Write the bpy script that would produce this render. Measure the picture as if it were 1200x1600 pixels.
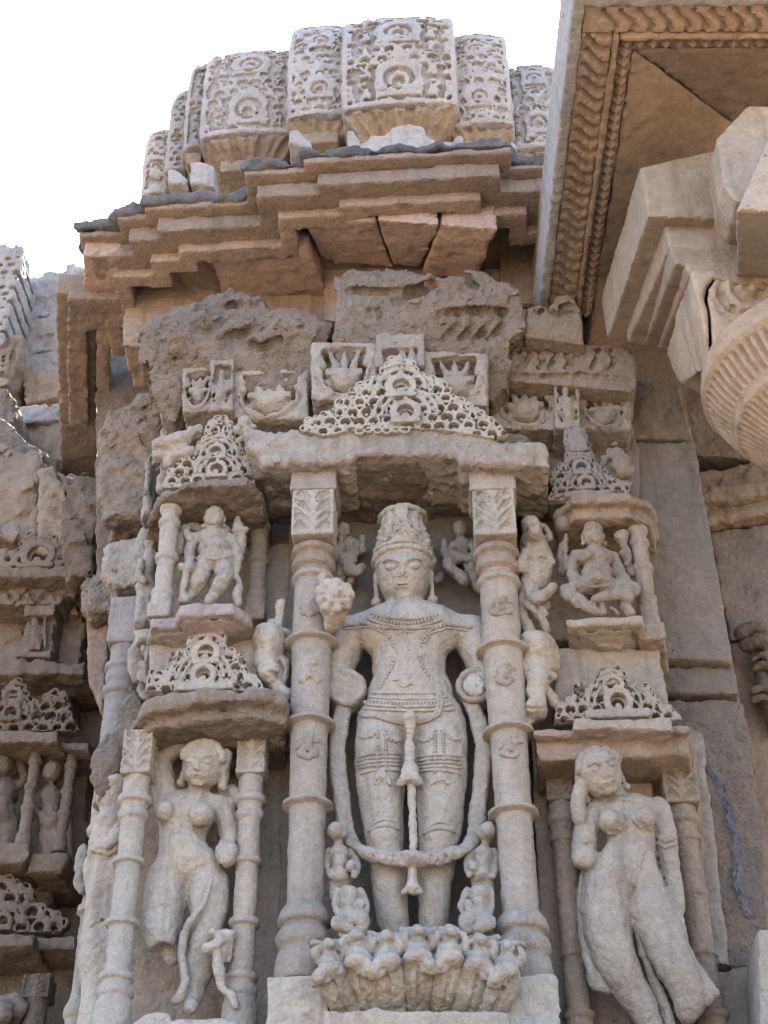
import bpy, bmesh, math, random
import numpy as np
from mathutils import Matrix, Vector

for o in list(bpy.data.objects):
    bpy.data.objects.remove(o, do_unlink=True)
SC = bpy.context.scene
COL = SC.collection

# ------------------------------------------------------------------ camera
F = 2310.0                                    # focal length in pixels of the 1200 x 1600 photograph
PITCH, YAW, ROLL = math.radians(37.8), math.radians(3.2), math.radians(-0.58)
CAM = np.array((0.20, -5.0, 1.6))
cd = bpy.data.cameras.new('camera')
cam = bpy.data.objects.new('camera', cd)
COL.objects.link(cam)
Mrot = (Matrix.Rotation(YAW, 4, 'Z') @ Matrix.Rotation(math.pi/2 + PITCH, 4, 'X') @ Matrix.Rotation(ROLL, 4, 'Z'))
cam.matrix_world = Matrix.Translation(Vector(CAM)) @ Mrot
cd.sensor_fit = 'VERTICAL'; cd.sensor_height = 24.0
cd.lens = 24.0*F/1600.0
cd.clip_start = 0.05; cd.clip_end = 2000
SC.camera = cam
RM = np.array(Mrot.to_3x3())

# ------------------------------------------------------------------ sky, sun, exposure
SUN_EL, SUN_AZ = 52.0, 8.0                   # the sun stands behind the temple
w = bpy.data.worlds.new('World'); SC.world = w; w.use_nodes = True
nt = w.node_tree
sky = nt.nodes.new('ShaderNodeTexSky'); sky.sky_type = 'NISHITA'; sky.sun_disc = False
sky.sun_elevation = math.radians(SUN_EL); sky.sun_rotation = math.radians(SUN_AZ)
sky.dust_density = 3.0; sky.air_density = 0.9; sky.ozone_density = 0.6
bgn = nt.nodes['Background']; bgn.inputs['Strength'].default_value = 0.15
nt.links.new(sky.outputs[0], bgn.inputs['Color'])
sl = bpy.data.lights.new('sun', 'SUN'); sl.energy = 4.5; sl.angle = math.radians(0.5); sl.color = (1.0, .94, .84)
so = bpy.data.objects.new('sun', sl); COL.objects.link(so)
_d = Vector((math.sin(math.radians(SUN_AZ))*math.cos(math.radians(SUN_EL)), math.cos(math.radians(SUN_AZ))*math.cos(math.radians(SUN_EL)), math.sin(math.radians(SUN_EL))))
so.rotation_euler = _d.to_track_quat('Z', 'Y').to_euler(); so.location = (0, 20, 30)
vs = SC.view_settings
SC.display_settings.display_device = 'sRGB'
vs.view_transform = 'Standard'; vs.look = 'None'; vs.exposure = 3.08; vs.gamma = 1.0; vs.use_curve_mapping = False
SC.cycles.max_bounces = 6; SC.cycles.diffuse_bounces = 4
SC.cycles.use_denoising = True

# ------------------------------------------------------------------ photograph pixel -> place
def ray(px, py):
    return RM @ np.array(((px-600.0)/F, -(py-800.0)/F, -1.0))
def P(px, py, Y):                             # point on the upright plane at depth Y
    d = ray(px, py); return CAM + d*((Y-CAM[1])/d[1])
def PZ(px, py, z):                            # point on the level plane at height z
    d = ray(px, py); return CAM + d*((z-CAM[2])/d[2])
def MPP(px, py, Y):                           # metres per photograph pixel there
    d = ray(px, py); return (Y-CAM[1])/d[1]/F
def ZPP(px, py, Y):
    return abs(P(px, py+1, Y)[2]-P(px, py, Y)[2])

# ------------------------------------------------------------------ noise
_rng = np.random.RandomState(7)
_LAT = _rng.rand(32, 32, 32).astype(np.float32)
def vnoise(p):
    i = np.floor(p).astype(np.int32); t = (p-i).astype(np.float32); t = t*t*(3-2*t)
    a = i & 31; b = (i+1) & 31
    x0, y0, z0 = a[:, 0], a[:, 1], a[:, 2]; x1, y1, z1 = b[:, 0], b[:, 1], b[:, 2]
    tx, ty, tz = t[:, 0], t[:, 1], t[:, 2]; L = _LAT
    c00 = L[x0, y0, z0]*(1-tx)+L[x1, y0, z0]*tx; c10 = L[x0, y1, z0]*(1-tx)+L[x1, y1, z0]*tx
    c01 = L[x0, y0, z1]*(1-tx)+L[x1, y0, z1]*tx; c11 = L[x0, y1, z1]*(1-tx)+L[x1, y1, z1]*tx
    c0 = c00*(1-ty)+c10*ty; c1 = c01*(1-ty)+c11*ty
    return (c0*(1-tz)+c1*tz)*2-1
def fbm(p, octv=3):
    s = 0; a = 1.0; q = p
    for _ in range(octv):
        s = s+a*vnoise(q); q = q*2.03+11.7; a *= .5
    return s

# ------------------------------------------------------------------ carved solids: distance field -> mesh
def seg2(px, pz, pts):
    """signed distance to a polygon, px/pz broadcastable arrays"""
    n = len(pts); d = None; s = None
    for i in range(n):
        ax, az = pts[i]; bx, bz = pts[(i+1) % n]
        ex, ez = bx-ax, bz-az
        wx, wz = px-ax, pz-az
        L = ex*ex+ez*ez+1e-12
        t = np.clip((wx*ex+wz*ez)/L, 0, 1)
        dd = (wx-ex*t)**2+(wz-ez*t)**2
        d = dd if d is None else np.minimum(d, dd)
        c1 = pz >= az; c2 = pz < bz; c3 = ex*wz > ez*wx
        fl = (c1 & c2 & c3) | (~c1 & ~c2 & ~c3)
        s = fl if s is None else (s ^ fl)
    d = np.sqrt(d)
    return np.where(s, -d, d).astype(np.float32)

class Vox:
    def __init__(s, lo, hi, h, pad=None):
        s.h = h; s.pad = pad if pad is not None else 3*h
        s.lo = np.array(lo, float)-s.pad-2*h; hi = np.array(hi, float)+s.pad+2*h
        s.n = np.maximum(((hi-s.lo)/h).astype(int)+1, 4)
        s.ax = [(s.lo[i]+h*np.arange(s.n[i])).astype(np.float32) for i in range(3)]
        s.f = np.full(tuple(s.n), 0.5, np.float32)
    def win(s, lo, hi, k):
        e = k+s.pad
        a = np.clip(np.floor((np.array(lo)-e-s.lo)/s.h).astype(int), 0, s.n)
        b = np.clip(np.ceil((np.array(hi)+e-s.lo)/s.h).astype(int)+1, 0, s.n)
        if np.any(b <= a): return None
        sl = tuple(slice(a[i], b[i]) for i in range(3))
        return sl, s.ax[0][sl[0]][:, None, None], s.ax[1][sl[1]][None, :, None], s.ax[2][sl[2]][None, None, :]
    def put(s, sl, d, k, op):
        f = s.f[sl]
        if op == 'u':
            if k > 0:
                g = np.maximum(k-np.abs(f-d), 0)/k
                s.f[sl] = np.minimum(f, d)-g*g*k*.25
            else: s.f[sl] = np.minimum(f, d)
        elif op == 's':
            d = -d
            if k > 0:
                g = np.maximum(k-np.abs(f-d), 0)/k
                s.f[sl] = np.maximum(f, d)+g*g*k*.25
            else: s.f[sl] = np.maximum(f, d)
        elif op == 'i': s.f[sl] = np.maximum(f, d)
    def cap(s, a, b, ra, rb=None, k=0.0, op='u'):
        rb = ra if rb is None else rb
        a = np.array(a, float); b = np.array(b, float); r = max(ra, rb)
        W = s.win(np.minimum(a, b)-r, np.maximum(a, b)+r, k)
        if W is None: return
        sl, X, Y, Z = W; e = b-a; L = float(e@e)+1e-12
        t = np.clip(((X-a[0])*e[0]+(Y-a[1])*e[1]+(Z-a[2])*e[2])/L, 0, 1)
        d = np.sqrt((X-a[0]-e[0]*t)**2+(Y-a[1]-e[1]*t)**2+(Z-a[2]-e[2]*t)**2)-(ra+(rb-ra)*t)
        s.put(sl, d.astype(np.float32), k, op)
    def ell(s, c, r, k=0.0, op='u', R=None):
        c = np.array(c, float); r = np.array(r, float); m = r.max() if R is not None else r
        W = s.win(c-m, c+m, k)
        if W is None: return
        sl, X, Y, Z = W
        X = X-c[0]; Y = Y-c[1]; Z = Z-c[2]
        if R is not None:
            X, Y, Z = (R[0][0]*X+R[0][1]*Y+R[0][2]*Z, R[1][0]*X+R[1][1]*Y+R[1][2]*Z, R[2][0]*X+R[2][1]*Y+R[2][2]*Z)
        k0 = np.sqrt((X/r[0])**2+(Y/r[1])**2+(Z/r[2])**2)+1e-9
        k1 = np.sqrt((X/r[0]**2)**2+(Y/r[1]**2)**2+(Z/r[2]**2)**2)+1e-9
        s.put(sl, (k0*(k0-1)/k1).astype(np.float32), k, op)
    def box(s, lo, hi, rd=0.0, k=0.0, op='u'):
        lo = np.minimum(np.array(lo, float), hi); hi = np.maximum(np.array(lo, float), np.array(hi, float))
        W = s.win(lo, hi, k)
        if W is None: return
        sl, X, Y, Z = W; c = (lo+hi)/2; q = (hi-lo)/2-rd
        x = np.abs(X-c[0])-q[0]; y = np.abs(Y-c[1])-q[1]; z = np.abs(Z-c[2])-q[2]
        d = np.sqrt(np.maximum(x, 0)**2+np.maximum(y, 0)**2+np.maximum(z, 0)**2)+np.minimum(np.maximum(np.maximum(x, y), z), 0)-rd
        s.put(sl, d.astype(np.float32), k, op)
    def prism(s, axis, pts, a, b, rd=0.0, k=0.0, op='u'):
        """polygon in the two other axes (in x,y,z order), extruded along axis from a to b"""
        pts = np.array(pts, float); o = [i for i in range(3) if i != axis]
        lo = np.zeros(3); hi = np.zeros(3)
        lo[o[0]], lo[o[1]] = pts.min(0); hi[o[0]], hi[o[1]] = pts.max(0); lo[axis], hi[axis] = min(a, b), max(a, b)
        W = s.win(lo, hi, k)
        if W is None: return
        sl, X, Y, Z = W; A = (X, Y, Z)
        d2 = seg2(A[o[0]], A[o[1]], pts)+rd
        w_ = np.abs(A[axis]-(a+b)/2)-abs(b-a)/2+rd
        d = np.sqrt(np.maximum(d2, 0)**2+np.maximum(w_, 0)**2)+np.minimum(np.maximum(d2, w_), 0)-rd
        s.put(sl, d.astype(np.float32), k, op)
    def plane(s, p, n):
        n = np.array(n, float); n /= np.linalg.norm(n)
        X, Y, Z = s.ax[0][:, None, None], s.ax[1][None, :, None], s.ax[2][None, None, :]
        s.f = np.maximum(s.f, ((X-p[0])*n[0]+(Y-p[1])*n[1]+(Z-p[2])*n[2]).astype(np.float32))
    def noise(s, amp, size, octv=3, seed=0, ridge=False):
        band = amp*2.2+2*s.h
        m = np.abs(s.f) < band
        ii = np.argwhere(m)
        if len(ii) == 0: return
        p = s.lo+ii*s.h
        v = fbm(p/size+seed*3.17+50, octv)
        if ridge: v = -np.abs(v)*1.5+.4
        s.f[m] += (v*amp).astype(np.float32)
    def facet(s, amp, size, seed=0):
        """angular fracture planes"""
        m = np.abs(s.f) < amp*2.0+2*s.h
        ii = np.argwhere(m)
        if len(ii) == 0: return
        p = ((s.lo+ii*s.h)/size).astype(np.float32); b = np.floor(p).astype(np.int64); best = np.full(len(p), 9e9, np.float32); val = np.zeros(len(p), np.float32)
        def hsh(c, k):
            n = (c[:, 0]*73856093) ^ (c[:, 1]*19349663) ^ (c[:, 2]*83492791) ^ ((seed*7+k+1)*2654435761)
            n = (n ^ (n >> 13))*1274126177 & 0x7fffffff
            return ((n ^ (n >> 16)) & 0xffff).astype(np.float32)/65535.0
        for i in (-1, 0, 1):
            for j in (-1, 0, 1):
                for k in (-1, 0, 1):
                    c = b+np.array((i, j, k)); q = c+np.stack([hsh(c, 0), hsh(c, 1), hsh(c, 2)], 1)
                    d = p-q; d2 = (d*d).sum(1); w_ = d2 < best
                    g_ = (d[:, 0]*(hsh(c, 3)-.5)+d[:, 1]*(hsh(c, 4)-.5)+d[:, 2]*(hsh(c, 5)-.5))*2+(hsh(c, 6)-.5)*.7
                    val = np.where(w_, g_, val); best = np.where(w_, d2, best)
        s.f[m] += (val*amp).astype(np.float32)
    def hit(s, px, py, off=0.0):
        """where the line of sight of a photograph pixel meets the solid"""
        d = ray(px, py)
        t0 = (s.lo[1]-CAM[1])/d[1]; t1 = (s.lo[1]+s.h*(s.n[1]-1)-CAM[1])/d[1]
        tt = np.linspace(t0, t1, 500); q = CAM+tt[:, None]*d
        i = np.round((q-s.lo)/s.h).astype(int)
        ok = np.all((i >= 0) & (i < s.n), 1)
        i = np.clip(i, 0, s.n-1)
        v = np.where(ok, s.f[i[:, 0], i[:, 1], i[:, 2]], 1)
        j = np.argmax(v < 0)
        if not v[j] < 0: return None
        return q[j]-d/np.linalg.norm(d)*off
    def line(s, pts, r, k=0.0, op='u', step=6, off=0.0):
        """a cord or a cut that follows the surface under a traced pixel line; r in photograph pixels"""
        prev = None
        for (a, b) in zip(pts[:-1], pts[1:]):
            L = max(1, int(math.hypot(b[0]-a[0], b[1]-a[1])/step))
            for i in range(L+1):
                t = i/L; q = s.hit(a[0]+(b[0]-a[0])*t, a[1]+(b[1]-a[1])*t, off)
                if q is None: prev = None; continue
                m = np.linalg.norm(q-CAM)/F*r
                if prev is not None and np.linalg.norm(q-prev) < .12: s.cap(prev, q, m, m, k, op)
                prev = q
    def mesh(s):
        f = s.f
        f[0], f[-1], f[:, 0], f[:, -1], f[:, :, 0], f[:, :, -1] = (np.maximum(f[0], 1e-3), np.maximum(f[-1], 1e-3), np.maximum(f[:, 0], 1e-3), np.maximum(f[:, -1], 1e-3), np.maximum(f[:, :, 0], 1e-3), np.maximum(f[:, :, -1], 1e-3))
        S = f < 0
        c = np.zeros(tuple(s.n-1), np.int8)
        for i in (0, 1):
            for j in (0, 1):
                for k in (0, 1):
                    c += S[i:S.shape[0]-1+i, j:S.shape[1]-1+j, k:S.shape[2]-1+k]
        act = (c > 0) & (c < 8)
        ii = np.argwhere(act); ids = np.full(act.shape, -1, np.int32); ids[act] = np.arange(len(ii))
        acc = np.zeros((len(ii), 3), np.float32); cnt = np.zeros(len(ii), np.float32)
        for ax in range(3):
            o = [q for q in range(3) if q != ax]
            for u in (0, 1):
                for v in (0, 1):
                    A = ii.copy(); A[:, o[0]] += u; A[:, o[1]] += v
                    B = A.copy(); B[:, ax] += 1
                    fa = f[A[:, 0], A[:, 1], A[:, 2]]; fb = f[B[:, 0], B[:, 1], B[:, 2]]
                    m = (fa < 0) != (fb < 0)
                    t = np.where(m, fa/np.where(m, fa-fb, 1), 0)
                    acc[m, o[0]] += u; acc[m, o[1]] += v; acc[m, ax] += t[m]; cnt[m] += 1
        V = s.lo+s.h*(ii+acc/np.maximum(cnt, 1)[:, None])
        Q = []
        for ax in range(3):
            o = [q for q in range(3) if q != ax]
            a = [slice(None)]*3; b = [slice(None)]*3
            a[ax] = slice(0, -1); b[ax] = slice(1, None)
            for q in o: a[q] = slice(1, -1); b[q] = slice(1, -1)
            m = S[tuple(a)] != S[tuple(b)]
            e = np.argwhere(m); e[:, o[0]] += 1; e[:, o[1]] += 1
            if len(e) == 0: continue
            sg = S[e[:, 0], e[:, 1], e[:, 2]]
            def cell(du, dv):
                g = e.copy(); g[:, o[0]] -= du; g[:, o[1]] -= dv
                return ids[g[:, 0], g[:, 1], g[:, 2]]
            q = np.stack([cell(1, 1), cell(0, 1), cell(0, 0), cell(1, 0)], 1)
            flip = sg if ax != 1 else ~sg
            q[~flip] = q[~flip][:, ::-1]
            Q.append(q)
        return V, np.concatenate(Q)

# ------------------------------------------------------------------ linking objects
def wloc(o):
    q = Vector((0, 0, 0))
    while o is not None: q += o.location; o = o.parent
    return q
def raw(name, V, Q, mat, parent=None, smooth=True, origin=None):
    V = np.asarray(V, np.float64); Q = np.asarray(Q, np.int32)
    if origin is None:
        origin = np.array(((V[:, 0].min()+V[:, 0].max())/2, (V[:, 1].min()+V[:, 1].max())/2, V[:, 2].min()))
    me = bpy.data.meshes.new(name)
    nv, nf, k = len(V), len(Q), Q.shape[1]
    me.vertices.add(nv); me.vertices.foreach_set('co', (V-origin).astype(np.float32).ravel())
    me.loops.add(nf*k); me.loops.foreach_set('vertex_index', Q.ravel())
    me.polygons.add(nf); me.polygons.foreach_set('loop_start', np.arange(0, nf*k, k, dtype=np.int32))
    me.polygons.foreach_set('use_smooth', np.full(nf, smooth, bool))
    me.update(calc_edges=True); me.validate()
    me.materials.append(mat)
    o = bpy.data.objects.new(name, me); COL.objects.link(o)
    if parent is not None:
        o.parent = parent; o.location = Vector(origin)-wloc(parent)
    else: o.location = origin
    return o
def obj(name, vox, mat, parent=None, grain=.32):
    if grain: vox.noise(vox.h*grain, vox.h*2.3, 2, 17)
    V, Q = vox.mesh(); o = raw(name, V, Q, mat, parent)
    o.data.set_sharp_from_angle(angle=math.radians(38))
    return o
def tag(o, label, cat, group=None):
    o['label'] = label; o['category'] = cat
    if group: o['group'] = group
    return o
def struct(o, kind='structure'):
    o['kind'] = kind; return o
def thing(name, label, cat, loc, group=None):
    o = bpy.data.objects.new(name, None); COL.objects.link(o); o.location = Vector(loc); o.empty_display_size = .1
    return tag(o, label, cat, group)

def bmobj(name, bm, mat, parent=None, smooth=True):
    bm.normal_update()
    bmesh.ops.recalc_face_normals(bm, faces=bm.faces[:])
    me = bpy.data.meshes.new(name); 
    c = np.array([v.co[:] for v in bm.verts]); org = np.array(((c[:, 0].min()+c[:, 0].max())/2, (c[:, 1].min()+c[:, 1].max())/2, c[:, 2].min()))
    bmesh.ops.translate(bm, verts=bm.verts[:], vec=-Vector(org))
    bm.to_mesh(me); bm.free()
    for p in me.polygons: p.use_smooth = smooth
    me.materials.append(mat)
    o = bpy.data.objects.new(name, me); COL.objects.link(o)
    if parent is not None: o.parent = parent; o.location = Vector(org)-wloc(parent)
    else: o.location = org
    return o

def tube(pts, r, seg=8, rr=None):
    """tube along points -> verts, quads (open ends pinched)"""
    pts = np.array(pts, float); n = len(pts)
    T = np.gradient(pts, axis=0); T /= np.linalg.norm(T, axis=1)[:, None]+1e-9
    up = np.array((0, -1.0, .1)); V = []
    for i in range(n):
        a = np.cross(T[i], up); a /= np.linalg.norm(a)+1e-9; b = np.cross(T[i], a)
        ri = r if rr is None else rr[i]
        if i in (0, n-1): ri = ri*.35
        for j in range(seg):
            t = 2*math.pi*j/seg; V.append(pts[i]+(a*math.cos(t)+b*math.sin(t))*ri)
    Q = [(i*seg+j, i*seg+(j+1) % seg, (i+1)*seg+(j+1) % seg, (i+1)*seg+j) for i in range(n-1) for j in range(seg)]
    Q.append(tuple([0, 2, 4, 6][:4])); Q.append(tuple((n-1)*seg+np.array([0, 2, 4, 6])))
    return np.array(V), np.array(Q)
_SPH = None
def beads(pts, r):
    V, Q = [], []
    nu, nv = 8, 5
    base = []
    for i in range(nv+1):
        th = math.pi*(i+.02)/(nv+.04)
        for j in range(nu):
            ph = 2*math.pi*j/nu; base.append((math.sin(th)*math.cos(ph), math.sin(th)*math.sin(ph), math.cos(th)))
    base = np.array(base); q = np.array([(i*nu+j, i*nu+(j+1) % nu, (i+1)*nu+(j+1) % nu, (i+1)*nu+j) for i in range(nv) for j in range(nu)])
    for k, p in enumerate(pts):
        rr = r if np.isscalar(r) else r[k]
        V.append(base*rr+p); Q.append(q+k*len(base))
    return np.concatenate(V), np.concatenate(Q)
def joinm(parts):
    V, Q, n = [], [], 0
    for v, q in parts: V.append(v); Q.append(q+n); n += len(v)
    return np.concatenate(V), np.concatenate(Q)

# ------------------------------------------------------------------ turned work
def lathe(name, prof, mat, parent=None, axis=None, seg=40, amp=.002, Y=None, sq=False, seed=0):
    """prof: (height, radius) from top to bottom in metres; axis (x, y)"""
    prof = [np.array(p, float) for p in prof]; rows = []
    for a, b in zip(prof[:-1], prof[1:]):
        L = max(1, int(np.linalg.norm(b-a)/.005))
        for i in range(L): rows.append(a+(b-a)*i/L)
    rows.append(prof[-1]); rows = np.array(rows)
    n = len(rows); t = 2*np.pi*np.arange(seg)/seg
    X = axis[0]+rows[:, 1][:, None]*np.cos(t)[None]; Yv = axis[1]+rows[:, 1][:, None]*np.sin(t)[None]
    Z = np.repeat(rows[:, 0][:, None], seg, 1)
    V = np.stack([X, Yv, Z], -1).reshape(-1, 3)
    nz = fbm(V/.06+seed*5.1, 3)+1.2*np.minimum(vnoise(V/.035+seed)+.35, 0)*1.5
    rad = V[:, :2]-np.array(axis); rl = np.linalg.norm(rad, axis=1)[:, None]+1e-6
    V[:, :2] += rad/rl*(nz*amp)[:, None]
    V[:, 2] += vnoise(V/.03+9)*amp*.8
    V[:, :2] += rad/rl*(vnoise(V/.013+3)*amp*.7)[:, None]
    Q = [(i*seg+j, i*seg+(j+1) % seg, (i+1)*seg+(j+1) % seg, (i+1)*seg+j) for i in range(n-1) for j in range(seg)]
    V = np.concatenate([V, [[axis[0], axis[1], rows[0, 0]], [axis[0], axis[1], rows[-1, 0]]]])
    top, bot = len(V)-2, len(V)-1
    for j in range(0, seg, 2):
        Q.append((top, (j+2) % seg, j+1, j)); k0 = (n-1)*seg
        Q.append((bot, k0+j, k0+j+1, k0+(j+2) % seg))
    return raw(name, V, np.array(Q), mat, parent)

# ------------------------------------------------------------------ stone
def stone(name, c1, c2, c3, stain=.5, speck=.25, bump=.5, pit=.3, top=None, topamt=.0, fleck=0.0, scale=1.0, pitscale=95, band=0.0):
    m = bpy.data.materials.new(name); m.use_nodes = True; t = m.node_tree; N = t.nodes; L = t.links
    b = N['Principled BSDF']; b.inputs['Roughness'].default_value = .92
    b.inputs['Specular IOR Level'].default_value = .18
    g = N.new('ShaderNodeNewGeometry')
    def noise(sc, det=5, rough=.6, dist=0.0):
        n = N.new('ShaderNodeTexNoise'); n.inputs['Scale'].default_value = sc*scale; n.inputs['Detail'].default_value = det
        n.inputs['Roughness'].default_value = rough; n.inputs['Distortion'].default_value = dist
        L.new(g.outputs['Position'], n.inputs['Vector']); return n.outputs['Fac']
    def ramp(src, a, c, lo=0.0, hi=1.0):
        r = N.new('ShaderNodeMapRange'); r.inputs[1].default_value = a; r.inputs[2].default_value = c
        r.inputs[3].default_value = lo; r.inputs[4].default_value = hi; L.new(src, r.inputs[0]); return r.outputs[0]
    def mix(fac, A, B, mode='MIX'):
        x = N.new('ShaderNodeMix'); x.data_type = 'RGBA'; x.blend_type = mode
        if isinstance(fac, float): x.inputs[0].default_value = fac
        else: L.new(fac, x.inputs[0])
        for s_, v in ((6, A), (7, B)):
            if isinstance(v, tuple): x.inputs[s_].default_value = (*v, 1)
            else: L.new(v, x.inputs[s_])
        return x.outputs[2]
    col = mix(ramp(noise(2.3, 6, .62, .4), .38, .62), c1, c2)
    col = mix(ramp(noise(6.5, 8, .68, .8), .52, .70, 0, stain), col, c3)
    if band:
        wv = N.new('ShaderNodeTexWave'); wv.bands_direction = 'Z'; wv.inputs['Scale'].default_value = 5; wv.inputs['Distortion'].default_value = 6
        wv.inputs['Detail'].default_value = 4; wv.inputs['Detail Scale'].default_value = .7
        L.new(g.outputs['Position'], wv.inputs['Vector'])
        col = mix(ramp(wv.outputs['Fac'], .3, .9, 0, band), col, tuple(x*.62 for x in c3))
    fine = noise(150, 4, .7)
    mid = noise(26, 7, .72, .3)
    col = mix(ramp(mid, .30, .70), mix(1.0, col, (.80, .79, .78), 'MULTIPLY'), mix(1.0, col, (1.14, 1.135, 1.12), 'MULTIPLY'))
    grit = noise(75, 3, .6)
    col = mix(ramp(grit, .60, .72, 0, .55), col, mix(1.0, col, (.52, .50, .48), 'MULTIPLY'))
    col = mix(ramp(fine, .3, .7, 0, 1.0), mix(1.0, col, (1-speck,)*3, 'MULTIPLY'), mix(1.0, col, (1+speck*.6,)*3, 'MULTIPLY'))
    vo = N.new('ShaderNodeTexVoronoi'); vo.inputs['Scale'].default_value = pitscale; L.new(g.outputs['Position'], vo.inputs['Vector'])
    msk = ramp(noise(14, 3), .45, .62)
    pm = N.new('ShaderNodeMath'); pm.operation = 'MULTIPLY'
    L.new(ramp(vo.outputs['Distance'], .10, .26, 1, 0), pm.inputs[0]); L.new(msk, pm.inputs[1])
    col = mix(ramp(pm.outputs[0], 0, 1, 0, pit), col, tuple(x*.35 for x in c3))
    if fleck:
        vf = N.new('ShaderNodeTexVoronoi'); vf.inputs['Scale'].default_value = 40; vf.inputs['Randomness'].default_value = 1.0; L.new(g.outputs['Position'], vf.inputs['Vector'])
        fm = N.new('ShaderNodeMath'); fm.operation = 'MULTIPLY'
        L.new(ramp(vf.outputs['Distance'], .05, .22, 1, 0), fm.inputs[0]); L.new(ramp(noise(33, 4, .7), .62, .72), fm.inputs[1])
        col = mix(ramp(fm.outputs[0], 0, 1, 0, fleck), col, (.72, .70, .66))
    if top is not None:                       # lichen and soot that settled on upward faces
        sp = N.new('ShaderNodeSeparateXYZ'); L.new(g.outputs['Normal'], sp.inputs[0])
        am = N.new('ShaderNodeMath'); am.operation = 'MULTIPLY'
        L.new(ramp(sp.outputs['Z'], .15, .75, 0, topamt), am.inputs[0]); L.new(ramp(noise(9, 5), .35, .55), am.inputs[1])
        col = mix(am.outputs[0], col, top)
    oi = N.new('ShaderNodeObjectInfo')
    col = mix(oi.outputs['Random'], mix(1.0, col, (.84, .835, .83), 'MULTIPLY'), mix(1.0, col, (1.10, 1.09, 1.07), 'MULTIPLY'))
    big = noise(.9, 3, .5)
    col = mix(ramp(big, .40, .60), mix(1.0, col, (1.03, .985, .93), 'MULTIPLY'), mix(1.0, col, (.94, .96, .98), 'MULTIPLY'))
    mp = N.new('ShaderNodeMapping'); mp.inputs['Scale'].default_value = (9, 9, .9); L.new(g.outputs['Position'], mp.inputs['Vector'])
    ns = N.new('ShaderNodeTexNoise'); ns.inputs['Scale'].default_value = 1.0; ns.inputs['Detail'].default_value = 6; ns.inputs['Roughness'].default_value = .7
    L.new(mp.outputs[0], ns.inputs['Vector'])
    col = mix(ramp(ns.outputs['Fac'], .53, .68, 0, .8), col, mix(1.0, col, (.62, .60, .59), 'MULTIPLY'))
    L.new(col, b.inputs['Base Color'])
    h = N.new('ShaderNodeMath'); h.operation = 'MULTIPLY_ADD'
    L.new(grit, h.inputs[0]); h.inputs[1].default_value = .7; L.new(noise(38, 6, .65), h.inputs[2])
    h2 = N.new('ShaderNodeMath'); h2.operation = 'MULTIPLY_ADD'
    L.new(pm.outputs[0], h2.inputs[0]); h2.inputs[1].default_value = -.7; L.new(h.outputs[0], h2.inputs[2])
    bu = N.new('ShaderNodeBump'); bu.inputs['Strength'].default_value = bump; bu.inputs['Distance'].default_value = .02
    L.new(h2.outputs[0], bu.inputs['Height']); L.new(bu.outputs[0], b.inputs['Normal'])
    return m
M = dict(
    grey=stone('grey_sandstone', (.300, .270, .236), (.250, .226, .200), (.250, .198, .152), .5, .22, .5, .25, fleck=.5),
    light=stone('light_sandstone', (.335, .31, .272), (.285, .262, .23), (.27, .222, .168), .45, .2, .5, .2, fleck=.5),
    warm=stone('warm_sandstone', (.265, .218, .176), (.222, .184, .150), (.200, .142, .10), .6, .22, .6, .3),
    orange=stone('orange_sandstone', (.37, .28, .228), (.32, .245, .20), (.335, .235, .18), .6, .18, .4, .15),
    brown=stone('brown_sandstone', (.275, .215, .175), (.235, .185, .152), (.215, .15, .112), .6, .22, .6, .3, top=(.089, .089, .096), topamt=.8),
    rough=stone('broken_sandstone', (.217, .185, .157), (.181, .152, .126), (.160, .115, .080), .6, .28, .9, .35, top=(.220, .211, .198), topamt=.8),
    pink=stone('pink_sandstone', (.263, .237, .225), (.220, .202, .196), (.239, .201, .178), .5, .18, .35, .2),
    slate=stone('weathered_grey_block', (.205, .182, .162), (.170, .152, .137), (.215, .172, .138), .5, .2, .5, .2),
    pale=stone('pale_tower_stone', (.318, .311, .311), (.274, .270, .274), (.290, .252, .220), .35, .18, .5, .2),
    lichen=stone('dark_lichen_stone', (.090, .093, .102), (.133, .133, .137), (.067, .067, .073), .6, .3, .7, .3, fleck=.4),
    tan=stone('tan_porch_stone', (.30, .236, .182), (.255, .198, .153), (.235, .164, .115), .5, .16, .35, .2),
    cream=stone('cream_porch_stone', (.36, .295, .232), (.305, .25, .197), (.265, .19, .135), .5, .16, .4, .2),
    pitted=stone('pitted_brown_stone', (.217, .182, .156), (.177, .149, .129), (.213, .146, .111), .6, .3, .9, .6, pitscale=60),
    petal=stone('stained_lotus_stone', (.258, .211, .156), (.194, .156, .121), (.072, .063, .053), .6, .2, .5, .3),
    dim=stone('shaded_brown_stone', (.165, .137, .113), (.132, .11, .092), (.115, .084, .064), .6, .25, .6, .3),  # brown stone with the side wall's deep shade put into its base colour
    paint=stone('faded_blue_paint', (.092, .098, .143), (.126, .123, .139), (.175, .156, .150), .6, .3, .6, .6),
    mica=stone('worn_white_patch', (.405, .399, .380), (.308, .296, .277), (.443, .443, .431), .5, .35, .8, .3, fleck=.7),
    ground=stone('dry_earth', (.26, .20, .145), (.225, .175, .125), (.20, .155, .112), .5, .2, .5, .2, scale=.3),
)
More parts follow.
